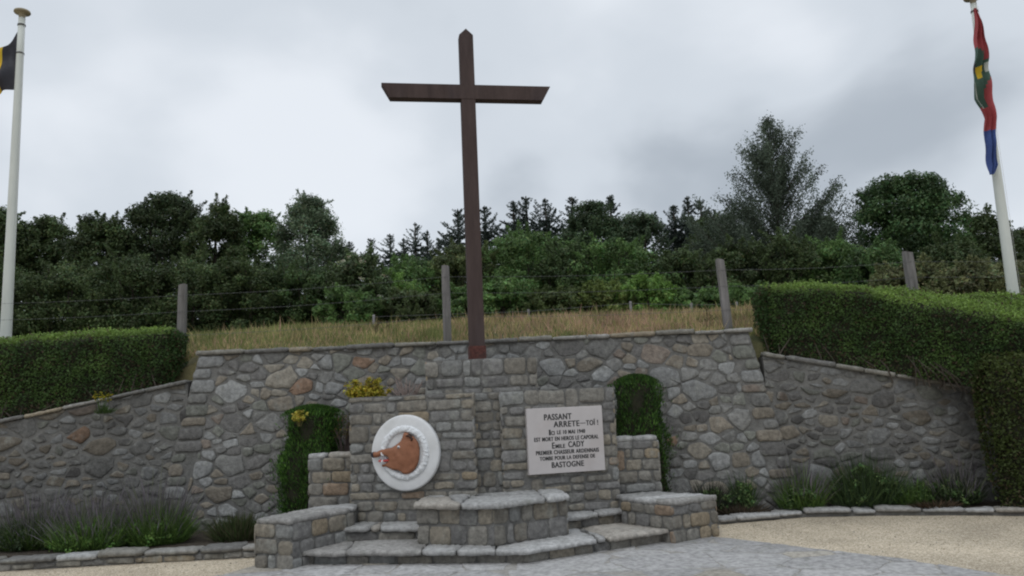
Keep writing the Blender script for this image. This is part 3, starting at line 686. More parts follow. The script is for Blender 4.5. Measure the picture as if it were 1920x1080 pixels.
def spruce(label, px, top_py, Y, wpx, base_col=(.030, .042, .036), group=None, hgt=None):
    T = P(px, top_py, Y); x, y = T.x, Y; Wd = wpx/F*Y; Hh = hgt or Wd*2.3; z0 = hill(x, y)-.1; Hh = T.z-z0
    t = thing('spruce_tree', label, 'spruce', (x, y, z0), group); parts = []; tb = MB()
    tb.tube([(x, y, z0), (x, y, z0+Hh*.6), (x, y, z0+Hh)], [.02*Hh, .012*Hh, .004*Hh], 7)
    levels = int(min(34, 5.0*(2.6*Wd))); zb_ = max(0, 1-2.6*Wd/Hh)
    for i in range(levels):
        s = zb_+(1-zb_)*(i+.3*random.random())/levels; rr = Wd/2*min(1, ((1-s)*Hh/(1.0*Wd))**.85+.03)*random.uniform(.45, 1.35)
        for j in range(8 if s < .85 else 5):
            a = random.uniform(0, 2*math.pi); ln = rr*random.uniform(.7, 1.15); up = random.uniform(-.05, .5) + .35*(s > .85)
            m_ = int(16+90*ln); st = rng.random(m_)[:, None]**.8
            dr = np.array([math.cos(a), math.sin(a), up]); q = np.array([x, y, z0+Hh*s])
            cc = q+dr*st*ln+np.array([0, 0, -.18])*ln*np.sin(st*3)+rng.normal(size=(m_, 3))*np.array([.045, .045, .035])*(1.2-.7*st)
            tone = random.uniform(.6, 1.35)
            cols = np.clip(np.array(base_col)[None]*tone*(.7+.6*rng.random((m_, 1))), .003, 1)*np.ones((m_, 3))
            parts.append(leaves(cc, rand_dirs(m_)+np.array([0, 0, .5]), (.13 if s < .8 else .09), .04, cols, droop=.1))
    m_ = 18; st = rng.random(m_)[:, None]; cc = np.array([x, y, z0+Hh])-np.array([0, 0, .35])*st+rng.normal(size=(m_, 3))*.02*(.4+st)
    parts.append(leaves(cc, rand_dirs(m_), .10, .04, np.ones((m_, 3))*np.array(base_col)))
    V, Fc, C = cat(parts); mesh_obj('crown', V, Fc, M['leaf'], t, c=C); tb.build('trunk', M['bark'], t)
def birch(label, px, top_py, Y, prof, base_col):
    T = P(px, top_py, Y); x, y = T.x, Y; z0 = hill(x, y)-.1; Hh = T.z-z0; ppm = Y/F
    t = thing('birch_tree', label, 'birch', (x, y, z0)); parts = []; tb = MB()
    tb.tube([(x-.05, y, z0), (x+.04, y, z0+Hh*.5), (x, y, z0+Hh*.98)], [.13, .07, .012], 8)
    def pr(s):
        for (a, b), (c, d_) in zip(prof, prof[1:]):
            if a <= s <= c: return b+(d_-b)*(s-a)/(c-a)
        return prof[-1][1]
    for i in range(300):
        s = 1-(i/300)**.8*.90; a = random.uniform(0, 2*math.pi); w = pr(1-s)*ppm*random.choice((.4, .6, .75, .9, 1.0, 1.18))*random.uniform(.92, 1.08); q0 = Vector((x, y, max(z0+.5, z0+Hh*s-w*random.uniform(.9, 1.6))))
        e = Vector((x+math.cos(a)*w, y+math.sin(a)*w*.8, z0+Hh*s+w*random.uniform(-.1, .25)))
        if e.z > z0+Hh: e.z = z0+Hh-random.random()*.15
        mdl = (q0+e)/2+Vector((0, 0, .05)); tb.tube([q0, mdl, e], [.022, .014, .004], 4, cap=False)
        m_ = int(80+170*w); st = rng.random(m_)[:, None]**.6*1.0
        cc = np.array(q0)+(np.array(e)-np.array(q0))*st+rng.normal(size=(m_, 3))*np.array([.10, .10, .10])+np.array([0, 0, -.22])*rng.random((m_, 1))*(st)
        tone = random.uniform(.65, 1.4)
        cols = np.clip(np.array(base_col)[None]*tone*(.7+.6*rng.random((m_, 1))), .004, 1)*np.ones((m_, 3))
        parts.append(leaves(cc, rand_dirs(m_)+np.array([0, 0, .3]), .085, .045, cols, droop=.6))
    V, Fc, C = cat(parts); mesh_obj('crown', V, Fc, M['leaf'], t, c=C); tb.build('trunk', M['bark'], t)

DK = (.058, .075, .035); GR = (.092, .140, .055); LG = (.135, .205, .062); GY = (.115, .140, .100); BR = (.120, .118, .065); YG = (.085, .110, .030)
gL = 'dark hedgerow trees behind the fence on the left'
for a in [
 ('dark bushy tree cut by the left frame edge behind the white flagpole', -5, 388, 27, 170, DK),
 ('dark low-topped tree just right of the left flagpole', 95, 402, 28, 150, DK),
 ('dark ragged tree between the left flagpole and the tallest hawthorn', 190, 398, 27, 150, DK),
 ('tallest broad dark hawthorn of the left tree line', 310, 358, 28, 210, (.044, .057, .030)),
 ('dark tree with a bare branch tip sticking up right of the tallest hawthorn', 405, 380, 27, 130, DK),
 ('dark green tree touching the left side of the pale willow', 480, 392, 29, 130, GR)]:
    bushy('hawthorn_tree', a[0], 'tree', *a[1:], group=gL, size=.085, dens=1.35)
bushy('willow_tree', 'grey-green loose willow at the right end of the left tree line', 'tree', 582, 366, 28, 165, GY, kind='oval', size=.075, dens=1.5)
gF = 'small far spruces in the gap behind the cross'
for px, ty, w, l in [(655, 452, 60, 'small far spruce next to the willow, leftmost in the gap'), (695, 447, 50, 'second small far spruce right of the willow'), (731, 438, 44, 'slim far spruce in the middle of the gap left of the cross'), (757, 446, 40, 'short far spruce just left of the tallest one in the gap'),
                     (778, 417, 46, 'tallest slim far spruce in the gap left of the cross'), (801, 431, 42, 'far spruce just right of the tallest one in the gap'), (822, 446, 44, 'low far spruce at the right end of the gap')]:
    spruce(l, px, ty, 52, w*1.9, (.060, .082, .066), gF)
gS = 'dark spruces rising behind the bushes'
for px, ty, w, l in [(858, 392, 90, 'dark spruce with its tip just left of the cross upright'), (908, 386, 95, 'dark spruce with its tip just right of the cross upright'), (962, 376, 80, 'leftmost of the close spruces right of the cross'), (986, 368, 90, 'tallest of the close spruces right of the cross'),
                     (1022, 372, 80, 'right-hand one of the close spruces right of the cross'), (1072, 369, 90, 'lone narrow spruce tip between the close spruces and the leafy tree'), (1143, 366, 80, 'spruce tip poking out above the dark leafy tree'), (1262, 384, 80, 'left of two joined spruces left of the birch'), (1288, 368, 90, 'taller left-leaning spruce of the joined pair left of the birch'), (1312, 374, 80, 'right of the joined spruces left of the birch')]:
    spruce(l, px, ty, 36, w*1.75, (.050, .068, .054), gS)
bushy('leafy_tree', 'dark leafy tree in the middle of the wood right of the close spruces', 'tree', 1112, 376, 33, 150, (.050, .070, .040), size=.09)
bushy('leafy_tree', 'thin grey-green tree between the dark leafy tree and the joined spruces', 'tree', 1198, 392, 33, 120, (.070, .090, .062), size=.085)
bushy('leafy_tree', 'dark leafy tree filling the dip left of the birch', 'tree', 1345, 395, 33, 150, DK, size=.09)
bushy('leafy_tree', 'dark tree low behind the birch on its right side', 'tree', 1530, 402, 33, 120, DK, size=.09)
birch('tall spire-shaped birch standing above the wood on the right', 1437, 218, 30,
      [(0, 5), (.05, 24), (.10, 58), (.16, 66), (.2, 78), (.26, 70), (.32, 92), (.38, 120), (.44, 160), (.6, 175), (.8, 170), (1, 140)], (.080, .104, .072))
bushy('oak_tree', 'broad round dark green tree right of the birch', 'tree', 1690, 328, 29, 225, (.048, .076, .034), kind='round', size=.095, dens=1.9)
bushy('leafy_tree', 'dark flat-topped tree behind the right flagpole', 'tree', 1836, 398, 30, 150, DK, size=.09)
bushy('leafy_tree', 'dark thin tree at the right frame edge beyond the flagpole', 'tree', 1925, 425, 31, 120, DK, size=.09)
gB = 'bushes at the edge of the field in front of the wood'
for l, px, ty, Y, w, c in [
 ('rounded mid-green bush right of the cross below the close spruces', 985, 432, 26, 200, GR),
 ('large green bush in the centre of the wood edge', 1150, 452, 25, 220, GR),
 ('olive bush behind the cross upright', 868, 456, 26, 150, (.085, .098, .045)),
 ('dim green bush under the tallest far spruce', 770, 482, 26, 140, GR),
 ('brighter green bush between the elder and the middle post', 715, 512, 23, 150, LG),
 ('dark bush below the leafy tree at the centre right', 1060, 462, 25, 140, (.062, .085, .040)),
 ('dark green bush left of the post on the wall', 1275, 470, 25, 170, DK),
 ('dark bush below the birch on its left', 1385, 455, 26, 150, DK),
 ('dark bush straight below the birch trunk', 1470, 440, 26, 160, DK),
 ('dull green bush below the birch on its right', 1555, 450, 26, 150, GR),
 ('green bush below the left side of the round tree', 1630, 460, 25, 150, (.075, .115, .048)),
 ('brownish green bush left of the post behind the big hedge', 1700, 490, 22, 150, BR),
 ('dark bush below the right side of the round tree', 1775, 450, 25, 170, DK),
 ('brownish bush left of the foot of the right flagpole', 1820, 495, 21, 150, BR),
 ('brown-green bush at the right frame edge above the big hedge', 1915, 490, 22, 150, BR)]:
    bushy('shrub', l, 'bush', px, ty, Y, w, c, group=gB, size=.08)
for l, px, ty, Y, w, c in [
 ('dark low bush at the left frame edge beside the flagpole', 10, 500, 23, 200, DK),
 ('dark low bush behind the wires right of the left flagpole', 130, 490, 23, 190, DK),
 ('very dark low bush left of the leftmost fence post', 250, 480, 23, 190, DK),
 ('very dark low bush behind the leftmost fence post', 365, 485, 23, 180, DK),
 ('dark low bush in the middle of the left wood edge', 470, 490, 23, 170, DK),
 ('dark green low bush below the willow', 570, 500, 23, 170, (.055, .078, .034)),
 ('low green bush in front of the brighter green bush', 655, 545, 20.5, 130, GR),
 ('dim low bush left of the middle fence post', 775, 545, 20.5, 130, (.066, .080, .040)),
 ('low olive bush between the middle post and the cross', 862, 540, 20.5, 110, GR),
 ('low green bush just right of the cross foot', 945, 520, 20.5, 130, GR),
 ('low dark bush with olive top right of the cross', 1045, 545, 20, 140, (.075, .090, .040)),
 ('low yellowish bush above the grass at the centre right', 1125, 535, 20, 130, (.110, .130, .045)),
 ('low bright-topped bush right of the yellowish one', 1210, 525, 20, 130, LG),
 ('low dark bush left of the post on the wall top', 1300, 545, 20, 120, GR),
 ('low green bush between the wall post and the big hedge', 1400, 540, 20, 130, GR)]:
    bushy('shrub', l, 'bush', px, ty, Y, w, c, group='low bushes along the field edge', size=.07)
bushy('elder_shrub', 'elder bush with creamy white blossoms between willow and green bush', 'bush', 672, 472, 21.5, 120, (.075, .095, .05), size=.075, flowers=60)

# ------------------------------------------------------------------ clipped hedges
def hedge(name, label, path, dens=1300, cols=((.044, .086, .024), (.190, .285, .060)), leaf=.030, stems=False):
    """path: (x, y, z bottom, z front top, z back top, width); front side is on the right of the path direction reversed (towards -y)"""
    t = thing(name, label, 'hedge', (path[0][0], path[0][1], path[0][2])); pts = []
    for a, b in zip(path, path[1:]):
        k = max(1, int(math.dist(a[:2], b[:2])/.12)); pts += [tuple(a[i]+(b[i]-a[i])*j/k for i in range(6)) for j in range(k)]
    pts.append(path[-1]); rows = []; nrm = []
    n = len(pts)
    for i, q in enumerate(pts):
        p0, p1 = pts[max(0, i-1)], pts[min(n-1, i+1)]; d = Vector((p1[0]-p0[0], p1[1]-p0[1], 0)).normalized(); out_ = Vector((d.y, -d.x, 0))
        x, y, zb, zf, zk, w = q; sec = []
        for j in range(9): sec.append((0, zb+(zf-.08-zb)*j/8))
        sec += [(-.03, zf-.02), (-.10, zf+.02)]
        for j in range(1, 5): sec.append((-.1-(w-.2)*j/4, zf+.02+(zk-zf)*j/4))
        sec += [(-w+.03, zk-.02), (-w, zk-.1), (-w, (zb+zk)/2), (-w, zb)]
        cap = min(1, min(i, n-1-i)/2+.0)
        row = []
        for o, z in sec:
            base = Vector((x, y, z)) + out_*(o if cap == 1 else (o+w/2)*(.75+.25*cap)-w/2)
            dsp = .06*noise.noise(Vector((base.x*1.8, base.y*1.8, z*2.2)))+.04*noise.noise(Vector((base.x*5, base.y*5, z*5)))
            row.append((base, dsp, out_))
        rows.append(row)
    m_ = len(rows[0]); G_ = np.array([[np.array(c[0]) for c in r] for r in rows])
    du = np.gradient(G_, axis=0); dv = np.gradient(G_, axis=1); nn = np.cross(du, dv); nn /= np.maximum(np.linalg.norm(nn, axis=2, keepdims=True), 1e-6)
    if np.sum(nn[:, 4]*np.array([list(r[4][2]) for r in rows])) < 0: nn = -nn
    D_ = np.array([[c[1] for c in r] for r in rows])[..., None]; G_ = G_+nn*D_
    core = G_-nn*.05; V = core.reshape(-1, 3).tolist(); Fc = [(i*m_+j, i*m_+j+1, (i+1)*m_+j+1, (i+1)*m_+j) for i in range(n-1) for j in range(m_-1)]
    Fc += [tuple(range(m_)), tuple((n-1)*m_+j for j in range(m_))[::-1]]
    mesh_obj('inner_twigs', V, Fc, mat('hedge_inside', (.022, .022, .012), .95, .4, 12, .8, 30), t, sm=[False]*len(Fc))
    parts = []
    # side, top and back
    A = np.linalg.norm(np.cross(G_[1:, :-1]-G_[:-1, :-1], G_[:-1, 1:]-G_[:-1, :-1]), axis=2); pr = A.copy(); pr[:, -3:] *= .35
    tot = int(pr.sum()*dens*1.5); ii = rng.choice(pr.size, tot, p=(pr/pr.sum()).ravel()); a, b = np.unravel_index(ii, pr.shape); s, q = rng.random((2, tot, 1))
    C = G_[a, b]*(1-s)*(1-q)+G_[a+1, b]*s*(1-q)+G_[a, b+1]*(1-s)*q+G_[a+1, b+1]*s*q; nr = nn[a, b]
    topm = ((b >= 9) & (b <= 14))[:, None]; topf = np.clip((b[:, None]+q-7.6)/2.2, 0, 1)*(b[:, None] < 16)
    thin = np.array([noise.noise(Vector(tuple(c*3.1))) for c in C])[:, None]
    lowz = np.clip(1-(b[:, None]+q)/2.2, 0, 1)*(b[:, None] < 9)
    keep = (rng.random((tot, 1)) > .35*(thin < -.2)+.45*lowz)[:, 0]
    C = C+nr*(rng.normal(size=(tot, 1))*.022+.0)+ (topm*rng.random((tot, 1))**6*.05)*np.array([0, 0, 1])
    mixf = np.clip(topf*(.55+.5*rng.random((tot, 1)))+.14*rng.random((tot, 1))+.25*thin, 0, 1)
    col = np.array(cols[0])*(1-mixf)+np.array(cols[1])*mixf  # top lighter, faces darker: new growth, with sky light put into the leaf colour
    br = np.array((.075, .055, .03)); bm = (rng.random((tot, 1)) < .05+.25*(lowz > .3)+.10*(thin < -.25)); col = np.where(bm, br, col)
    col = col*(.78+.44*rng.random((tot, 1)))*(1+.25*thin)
    C, nr, col = C[keep], nr[keep], col[keep]
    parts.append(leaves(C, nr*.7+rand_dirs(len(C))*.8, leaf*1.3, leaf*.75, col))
    for end, sg in ((0, -1), (n-1, 1)):                  # end faces
        ring = G_[end]; c0 = ring.mean(0); kk = int(dens*1.7); j = rng.integers(0, m_-1, kk); tq = rng.random((kk, 1)); rr = rng.random((kk, 1))**.5
        e = ring[j]*(1-tq)+ring[j+1]*tq; d = pts[end]; d2 = pts[end-1] if end else pts[1]; dd = np.array([d[0]-d2[0], d[1]-d2[1], 0]); dd /= np.linalg.norm(dd)
        C = c0+(e-c0)*rr*1.03+dd*(-.10+.22*np.sqrt(np.maximum(0, 1-rr**3)))+rng.normal(size=(kk, 3))*.02
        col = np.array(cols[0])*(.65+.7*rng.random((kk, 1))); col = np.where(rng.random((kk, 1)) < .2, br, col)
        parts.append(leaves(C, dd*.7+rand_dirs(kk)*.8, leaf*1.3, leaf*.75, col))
    V, Fc, C = cat(parts); mesh_obj('foliage', V, Fc, M['leaf'], t, c=C)
    if stems:
        tb = MB()
        for i in range(46):
            q = pts[random.randrange(n)]; x = q[0]+random.uniform(-.1, .1); y = q[1]+random.uniform(-.02, .12); z = q[2]
            dx = random.uniform(-.35, .35); tb.tube([(x, y, z-.1), (x+dx*.4, y-.04, z+.10), (x+dx, y-.02, z+random.uniform(.2, .35))], [.012, .009, .004], 5, cap=False)
        tb.build('stem', M['bark'], t)
    return t
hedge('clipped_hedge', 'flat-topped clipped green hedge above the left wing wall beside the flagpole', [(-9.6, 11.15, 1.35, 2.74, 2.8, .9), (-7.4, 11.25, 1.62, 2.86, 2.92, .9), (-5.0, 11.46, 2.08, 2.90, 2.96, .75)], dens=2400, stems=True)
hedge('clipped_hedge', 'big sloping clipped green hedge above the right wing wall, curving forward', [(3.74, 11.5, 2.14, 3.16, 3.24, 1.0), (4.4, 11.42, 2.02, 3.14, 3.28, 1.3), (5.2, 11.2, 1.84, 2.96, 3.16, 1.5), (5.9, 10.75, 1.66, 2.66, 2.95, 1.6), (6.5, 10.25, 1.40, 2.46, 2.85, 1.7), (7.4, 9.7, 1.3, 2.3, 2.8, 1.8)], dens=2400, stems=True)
hedge('thuja_hedge', 'dense thuja hedge reaching the ground at the right frame edge', [(6.0, 10.28, .02, 1.95, 2.1, .7), (6.45, 10.05, .02, 1.95, 2.1, .75), (7.4, 9.45, .02, 1.9, 2.1, .8)], dens=1900, cols=((.050, .070, .018), (.070, .092, .022)), leaf=.034)

# ------------------------------------------------------------------ small conifers beside the memorial
def conifer(label, cx, cy, z0, H_, rx, ry, cols, n=15000, lean=0):
    t = thing('conifer_shrub', label, 'shrub', (cx, cy, z0)); u = rng.random((n, 1)); a = rng.random((n, 1))*2*math.pi
    def R(s): return np.clip(1-(np.clip(s-.80, 0, 1)/.205)**2.2, 0, 1)**.5*(.86+.14*np.sin(s*5+1))*(.62+.38*np.clip(s*2.6, 0, 1))
    rr = R(u); dn = np.array([noise.noise(Vector((math.cos(q[0])*1.8, math.sin(q[0])*1.8, s[0]*4.5))) for q, s in zip(a, u)])[:, None]
    k = rr*(1+.48*dn)*(1-.16*rng.random((n, 1))**1.5)
    cap_ = rng.random((n, 1)) < .10; k = k*(1+.10*np.maximum(0, rng.normal(size=(n, 1)))**2*.6); k = np.where(cap_, k*np.sqrt(rng.random((n, 1))), k); u = np.where(cap_, .90+.1*(1-k**2), u)
    C = np.concatenate([cx+np.cos(a)*k*rx+lean*u, cy+np.sin(a)*k*ry, z0+u*H_], 1)
    nr = np.concatenate([np.cos(a), np.sin(a), np.zeros_like(a)+.25], 1)
    tip = rng.random((n, 1))**2; col = np.array(cols[0])*(1-tip)+np.array(cols[1])*tip; col = col*(.6+.8*rng.random((n, 1)))*(1+.5*dn)
    br = (rng.random((n, 1)) < .04+.28*(u < .35)*(np.cos(a) > 0)); col = np.where(br, np.array((.045, .032, .018)), np.clip(col, .003, 1))
    d = np.array([0, 0, 1.0])+nr*.5+rng.normal(size=(n, 3))*.35; d /= np.linalg.norm(d, axis=1, keepdims=True)
    b = np.cross(nr, d)+rng.normal(size=(n, 3))*.5; b /= np.linalg.norm(b, axis=1, keepdims=True); Ls = .05*(.6+.8*rng.random((n, 1))); Ws = .016
    V = np.stack([C-d*Ls/2, C+b*Ws/2, C+d*Ls/2, C-b*Ws/2], 1).reshape(-1, 3)
    mesh_obj('foliage', V, np.arange(4*n).reshape(n, 4), M['leaf'], t, c=np.repeat(col, 4, axis=0))
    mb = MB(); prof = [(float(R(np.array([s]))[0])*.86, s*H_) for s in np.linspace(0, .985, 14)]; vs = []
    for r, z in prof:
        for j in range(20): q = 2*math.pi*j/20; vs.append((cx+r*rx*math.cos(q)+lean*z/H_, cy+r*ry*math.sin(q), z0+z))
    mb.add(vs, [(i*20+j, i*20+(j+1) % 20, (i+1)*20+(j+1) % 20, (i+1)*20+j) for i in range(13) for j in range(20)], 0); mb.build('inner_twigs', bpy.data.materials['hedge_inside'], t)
    mb = MB(); mb.tube([(cx, cy, z0-.1), (cx, cy, z0+H_*.3)], [.05, .04], 7); mb.build('trunk', M['bark'], t)
    return t
conifer('bulky dark green conifer left of the memorial with a yellow sprig on top', -2.76, 10.84, .1, 1.64, .50, .36, ((.028, .072, .014), (.095, .190, .032)), 21000)
conifer('tall narrow dark green conifer behind the right panel of the memorial', 1.62, 10.90, .1, 1.86, .43, .33, ((.026, .062, .014), (.075, .150, .026)), 16000)

# ------------------------------------------------------------------ small plants
def tuft(name, label, cat_, c, rx, ry, h, n, cols, spikes=None, width=.008, lean=.5, group=None, leafy=None):
    """mound of upright blades, optional flower spikes above it and leaf clumps in it"""
    t = thing(name, label, cat_, c, group)
    def blades(n, h, cols, width, lean, start=0):
        a = rng.random((n, 1))*2*math.pi; r = rng.random((n, 1))**.5; B = np.concatenate([np.cos(a)*r*rx*.75, np.sin(a)*r*ry*.75, np.zeros((n, 1))], 1)+np.array(c)
        hh = h*(1-.55*r**2)*(.55+.6*rng.random((n, 1))); out_ = np.concatenate([np.cos(a)*rx, np.sin(a)*ry, np.zeros((n, 1))], 1)*r*lean
        T = B+out_*(hh/h)+np.array([0, 0, 1])*hh+rng.normal(size=(n, 3))*np.array([.10, .08, .05])*h/.5; s0 = B+(T-B)*start
        pv = rng.normal(size=(n, 3)); pv[:, 2] *= .1; pv /= np.linalg.norm(pv, axis=1, keepdims=True); mid = s0+(T-s0)*.55+out_*(-.08)
        V = np.stack([s0-pv*width*.3, mid-pv*width*.6, T, mid+pv*width*.6], 1).reshape(-1, 3)
        cc = np.array([cols[i] for i in rng.integers(0, len(cols), n)])*(.6+.8*rng.random((n, 1)))
        return V, np.arange(4*n).reshape(n, 4), np.repeat(cc, 4, axis=0)
    parts = [blades(n, h, cols, width, lean)]
    if leafy:
        k = leafy[0]; a = rng.random(k)*6.28; r = rng.random(k)**.5
        cs = np.stack([c[0]+np.cos(a)*r*rx*.8, c[1]+np.sin(a)*r*ry*.8, c[2]+h*.10+rng.random(k)*h*.75*(1-.5*r)], 1)
        parts.append(blob_leaves(cs, [leafy[1]]*k, rng.choice([.7, 1, 1.3], k), leafy[2], leafy[3], leafy[4]))
    V, Fc, C = cat(parts); mesh_obj('foliage', V, Fc, M['blade'], t, c=C)
    if spikes:
        V, Fc, C = blades(spikes[0], spikes[1], spikes[2], spikes[3] if len(spikes) > 3 else .012, lean*1.15, .45); mesh_obj('flower_spike', V, Fc, M['blade'], t, c=C)
    return t
LV = [(.10, .18, .042), (.065, .115, .034), (.125, .205, .045)]; PU = [(.150, .135, .15), (.12, .11, .11), (.17, .15, .17), (.13, .14, .09)]
for l, c, rx, ry, h in [
  ('grey-purple lavender clump nearest the left frame edge', (-6.15, 10.4, .1), .68, .45, .66),
  ('wide lavender clump with bright green base below the left wing wall', (-5.3, 10.15, .1), .62, .42, .66),
  ('bright green lavender clump nearest the corner of the tall wall', (-4.6, 10.3, .1), .50, .38, .76),]:
    LV_ = LV if 'bright' in l else [tuple(q*.65 for q in p) for p in LV]
    tuft('lavender_plant', l, 'lavender', c, rx, ry, h*.66, 3000, LV_, (800, h*1.08, PU, .007), .008, .5, 'lavender clumps in the left bed', leafy=(130, .10, 60, (.115, .205, .048) if 'bright' in l else (.06, .085, .04), .026))
tuft('weed_clump', 'small green weed clump beside the lavender at the foot of the tall wall', 'weeds', (-3.55, 10.3, .1), .42, .32, .34, 1300, [(.05, .08, .025), (.08, .08, .04)], None, .010, .6)
tuft('dry_leaf_clump', 'withered brown clump behind the kerb left of the steps', 'weeds', (-3.0, 10.25, .1), .40, .22, .12, 500, [(.10, .07, .04), (.06, .05, .03), (.05, .07, .02)], None, .012, .8)
for l, c, rx, ry, h, cols, sp in [
  ('dark sprig of lavender just right of the low side wall', (2.55, 11.0, .08), .3, .15, .45, [(.04, .055, .03), (.05, .05, .04)], None),
  ('upright green weed growing against the tall wall near its right corner', (2.98, 11.02, .08), .15, .12, .55, [(.05, .085, .03)], None),
  ('bushy green lavender clump just right of the wall corner', (3.75, 11.0, .08), .36, .2, .52, LV, (260, .68, PU, .010)),
  ('largest leafy green clump in the middle of the right bed', (4.62, 10.98, .08), .55, .25, .70, [(.05, .085, .03), (.07, .11, .035), (.04, .065, .03)], None),
  ('low green leafy clump right of the largest one', (5.25, 10.95, .08), .38, .22, .36, LV, None),
  ('dark lavender clump beside the thuja hedge', (5.72, 10.80, .08), .36, .22, .48, [(.035, .05, .025), (.05, .07, .03)], (300, .62, PU, .010))]:
    tuft('bed_plant', l, 'plant', c, rx, ry, h, int(700*rx/.35), cols, sp, .008, .6, 'plants in the right bed', leafy=(46, .075, 36, (.10, .16, .056), .032))
tuft('dry_leaf_clump', 'withered brown clump in front of the green plants in the right bed', 'weeds', (5.35, 10.62, .07), .35, .13, .12, 400, [(.12, .08, .05), (.06, .05, .03)], None, .012, .8)
tuft('dry_leaf_clump', 'brown dead clump left of the lavender in the right bed', 'weeds', (2.9, 10.9, .07), .4, .12, .16, 400, [(.10, .075, .05), (.06, .05, .035)], None, .012, .8)
# yellow shrub, dead stems and sprig
def twiggy(name, label, cat_, c, rx, h, nst, col_st, leafs=None, fan=1.0, r=.005):
    t = thing(name, label, cat_, c); tb = MB(); ends = []
    for i in range(nst):
        a = random.uniform(0, 6.28); k = random.random()**.6; e = Vector((c[0]+math.cos(a)*rx*k*fan, c[1]+math.sin(a)*rx*.5*k, c[2]+h*random.uniform(.6, 1.05)*(1-.25*k)))
        m_ = (Vector(c)+e)/2+Vector((random.uniform(-.03, .03), 0, .03)); tb.tube([Vector(c)+Vector((math.cos(a)*rx*.25*k, 0, 0)), m_, e], [r, r*.8, r*.4], 4, 0, cap=False); ends += [e, m_+(e-m_)*.6]
        for _ in range(2):
            e2 = m_+(e-m_)*random.random()+Vector((random.uniform(-.06, .06), 0, random.uniform(.02, .08))); tb.tube([m_+(e-m_)*.3, e2], [r*.5, r*.3], 3, 0, cap=False); ends.append(e2)
    tb.build('stem', mat(name+'_stem', col_st, .9, .2, 20, 0), t)
    if leafs:
        V, Fc, C = blob_leaves([tuple(e) for e in ends], [leafs[0]]*len(ends), [random.choice((.7, 1, 1.25)) for _ in ends], leafs[1], leafs[2], leafs[3]); mesh_obj('foliage', V, Fc, M['leaf'], t, c=C)
    return t
q = P(692, 722, 10.65); twiggy('yellow_shrub', 'small yellow-leaved shrub growing behind the top of the left panel', 'shrub', (q.x, 10.65, 1.6), .30, .50, 26, (.08, .05, .03), (.05, 22, (.36, .30, .035), .030))
q = P(762, 720, 10.6); twiggy('dead_flower_stems', 'bunch of dry pinkish stems behind the left panel next to the pedestal', 'dry plant', (q.x, 10.6, 1.6), .24, .50, 40, (.34, .27, .24), None, 1.2, .0065)
q = P(634, 800, 10.75); twiggy('bare_shrub', 'bare dark twiggy shrub between the left conifer and the left panel', 'shrub', (q.x+.1, 10.72, 1.0), .22, .68, 26, (.10, .075, .07), (.03, 3, (.14, .12, .04), .022), 1.0, .006)
q = P(562, 782, 10.5); twiggy('yellow_sprig', 'yellow leafy sprig poking out of the top of the left conifer', 'plant', (q.x, 10.5, q.z-.12), .07, .14, 9, (.10, .09, .03), (.03, 14, (.42, .36, .06), .028))
q = P(185, 772, 11.0); twiggy('yellow_wildflower', 'small yellow wildflower growing over the coping of the left wing wall', 'flower', (q.x, 11.08, q.z), .12, .32, 8, (.05, .09, .02), (.02, 7, (.30, .26, .02), .02), 1.0, .005)
tuft('weed_clump', 'green weeds hanging at the foot of the yellow wildflower on the wing wall', 'weeds', (q.x+.03, 11.10, 1.75), .12, .08, .12, 160, [(.06, .10, .03)], None, .012, .9)

# ------------------------------------------------------------------ dry grass strip on top of the wall
n = 52000; X = rng.uniform(-8.5, 8.5, n); Yv = 11.78+(rng.random(n)**1.3)*4.6
near = (Yv < 13.0)
Z = np.array([hill(x, y) for x, y in zip(X, Yv)]); zn = np.array([noise.noise(Vector((x*.9, y*.9, 3))) for x, y in zip(X, Yv)])
hh = (.07+.13*rng.random(n)+.10*np.clip(zn, 0, 1))*(.75+.25*(Yv > 12.4)); hh = np.where(rng.random(n) < .03, hh*1.7, hh)
lean = rng.normal(size=(n, 2))*.32*hh[:, None]; B = np.stack([X, Yv, Z-.02], 1); T = B+np.stack([lean[:, 0], lean[:, 1], hh], 1)
wd = .005+.005*rng.random((n, 1)); pv = np.stack([np.cos(rng.normal(size=n)*.6), np.sin(rng.normal(size=n)*.6), np.zeros(n)], 1)
V = np.stack([B-pv*wd/2, (B+T)/2-pv*wd*.7, T, (B+T)/2+pv*wd*.7], 1).reshape(-1, 3)
pal = np.array([(.42, .335, .165), (.31, .285, .115), (.19, .22, .075), (.45, .29, .20)]); wp = np.clip((X+.6)*.35, 0, 1)*np.clip((3.4-X)*.6, 0, 1)
r4 = rng.random(n); pk = np.where(r4 < .22+.40*wp, 3, np.where(r4 < .66, 0, np.where(r4 < .85, 1, 2)))
pk = np.where((zn > .28) & (rng.random(n) < .6), 2, pk); pk = np.where((X < -1.2) & (rng.random(n) < .38), 2, pk)
zp_ = np.array([noise.noise(Vector((x*1.6, y*1.1, 9))) for x, y in zip(X, Yv)])[:, None]; col = pal[pk]*(.62+.6*rng.random((n, 1)))*(1+.45*zp_)
o = mesh_obj('dry_grass', V, np.arange(4*n).reshape(n, 4), M['blade'], c=np.repeat(col, 4, axis=0)); tag(o, 'dry golden and pinkish grass growing on the bank above the tall wall', 'grass', kind='stuff')
# a few tall seed stalks
for l, px, py, Y, k in [('tall seeding grass stalks behind the hedge right of the left flagpole', 170, 625, 12.6, 12), ('tall grass stalks sticking up left of the middle fence post', 705, 640, 13.2, 7), ('dark dock stalk in the dry grass left of the wall post', 1325, 612, 12.3, 6)]:
    q = P(px, py, Y); twiggy('seed_stalks', l, 'grass', (q.x, Y, hill(q.x, Y)), .22, .62 if px < 300 else .34, k, (.14, .11, .06), (.03, 5, (.13, .10, .05), .018), 1.3, .004)

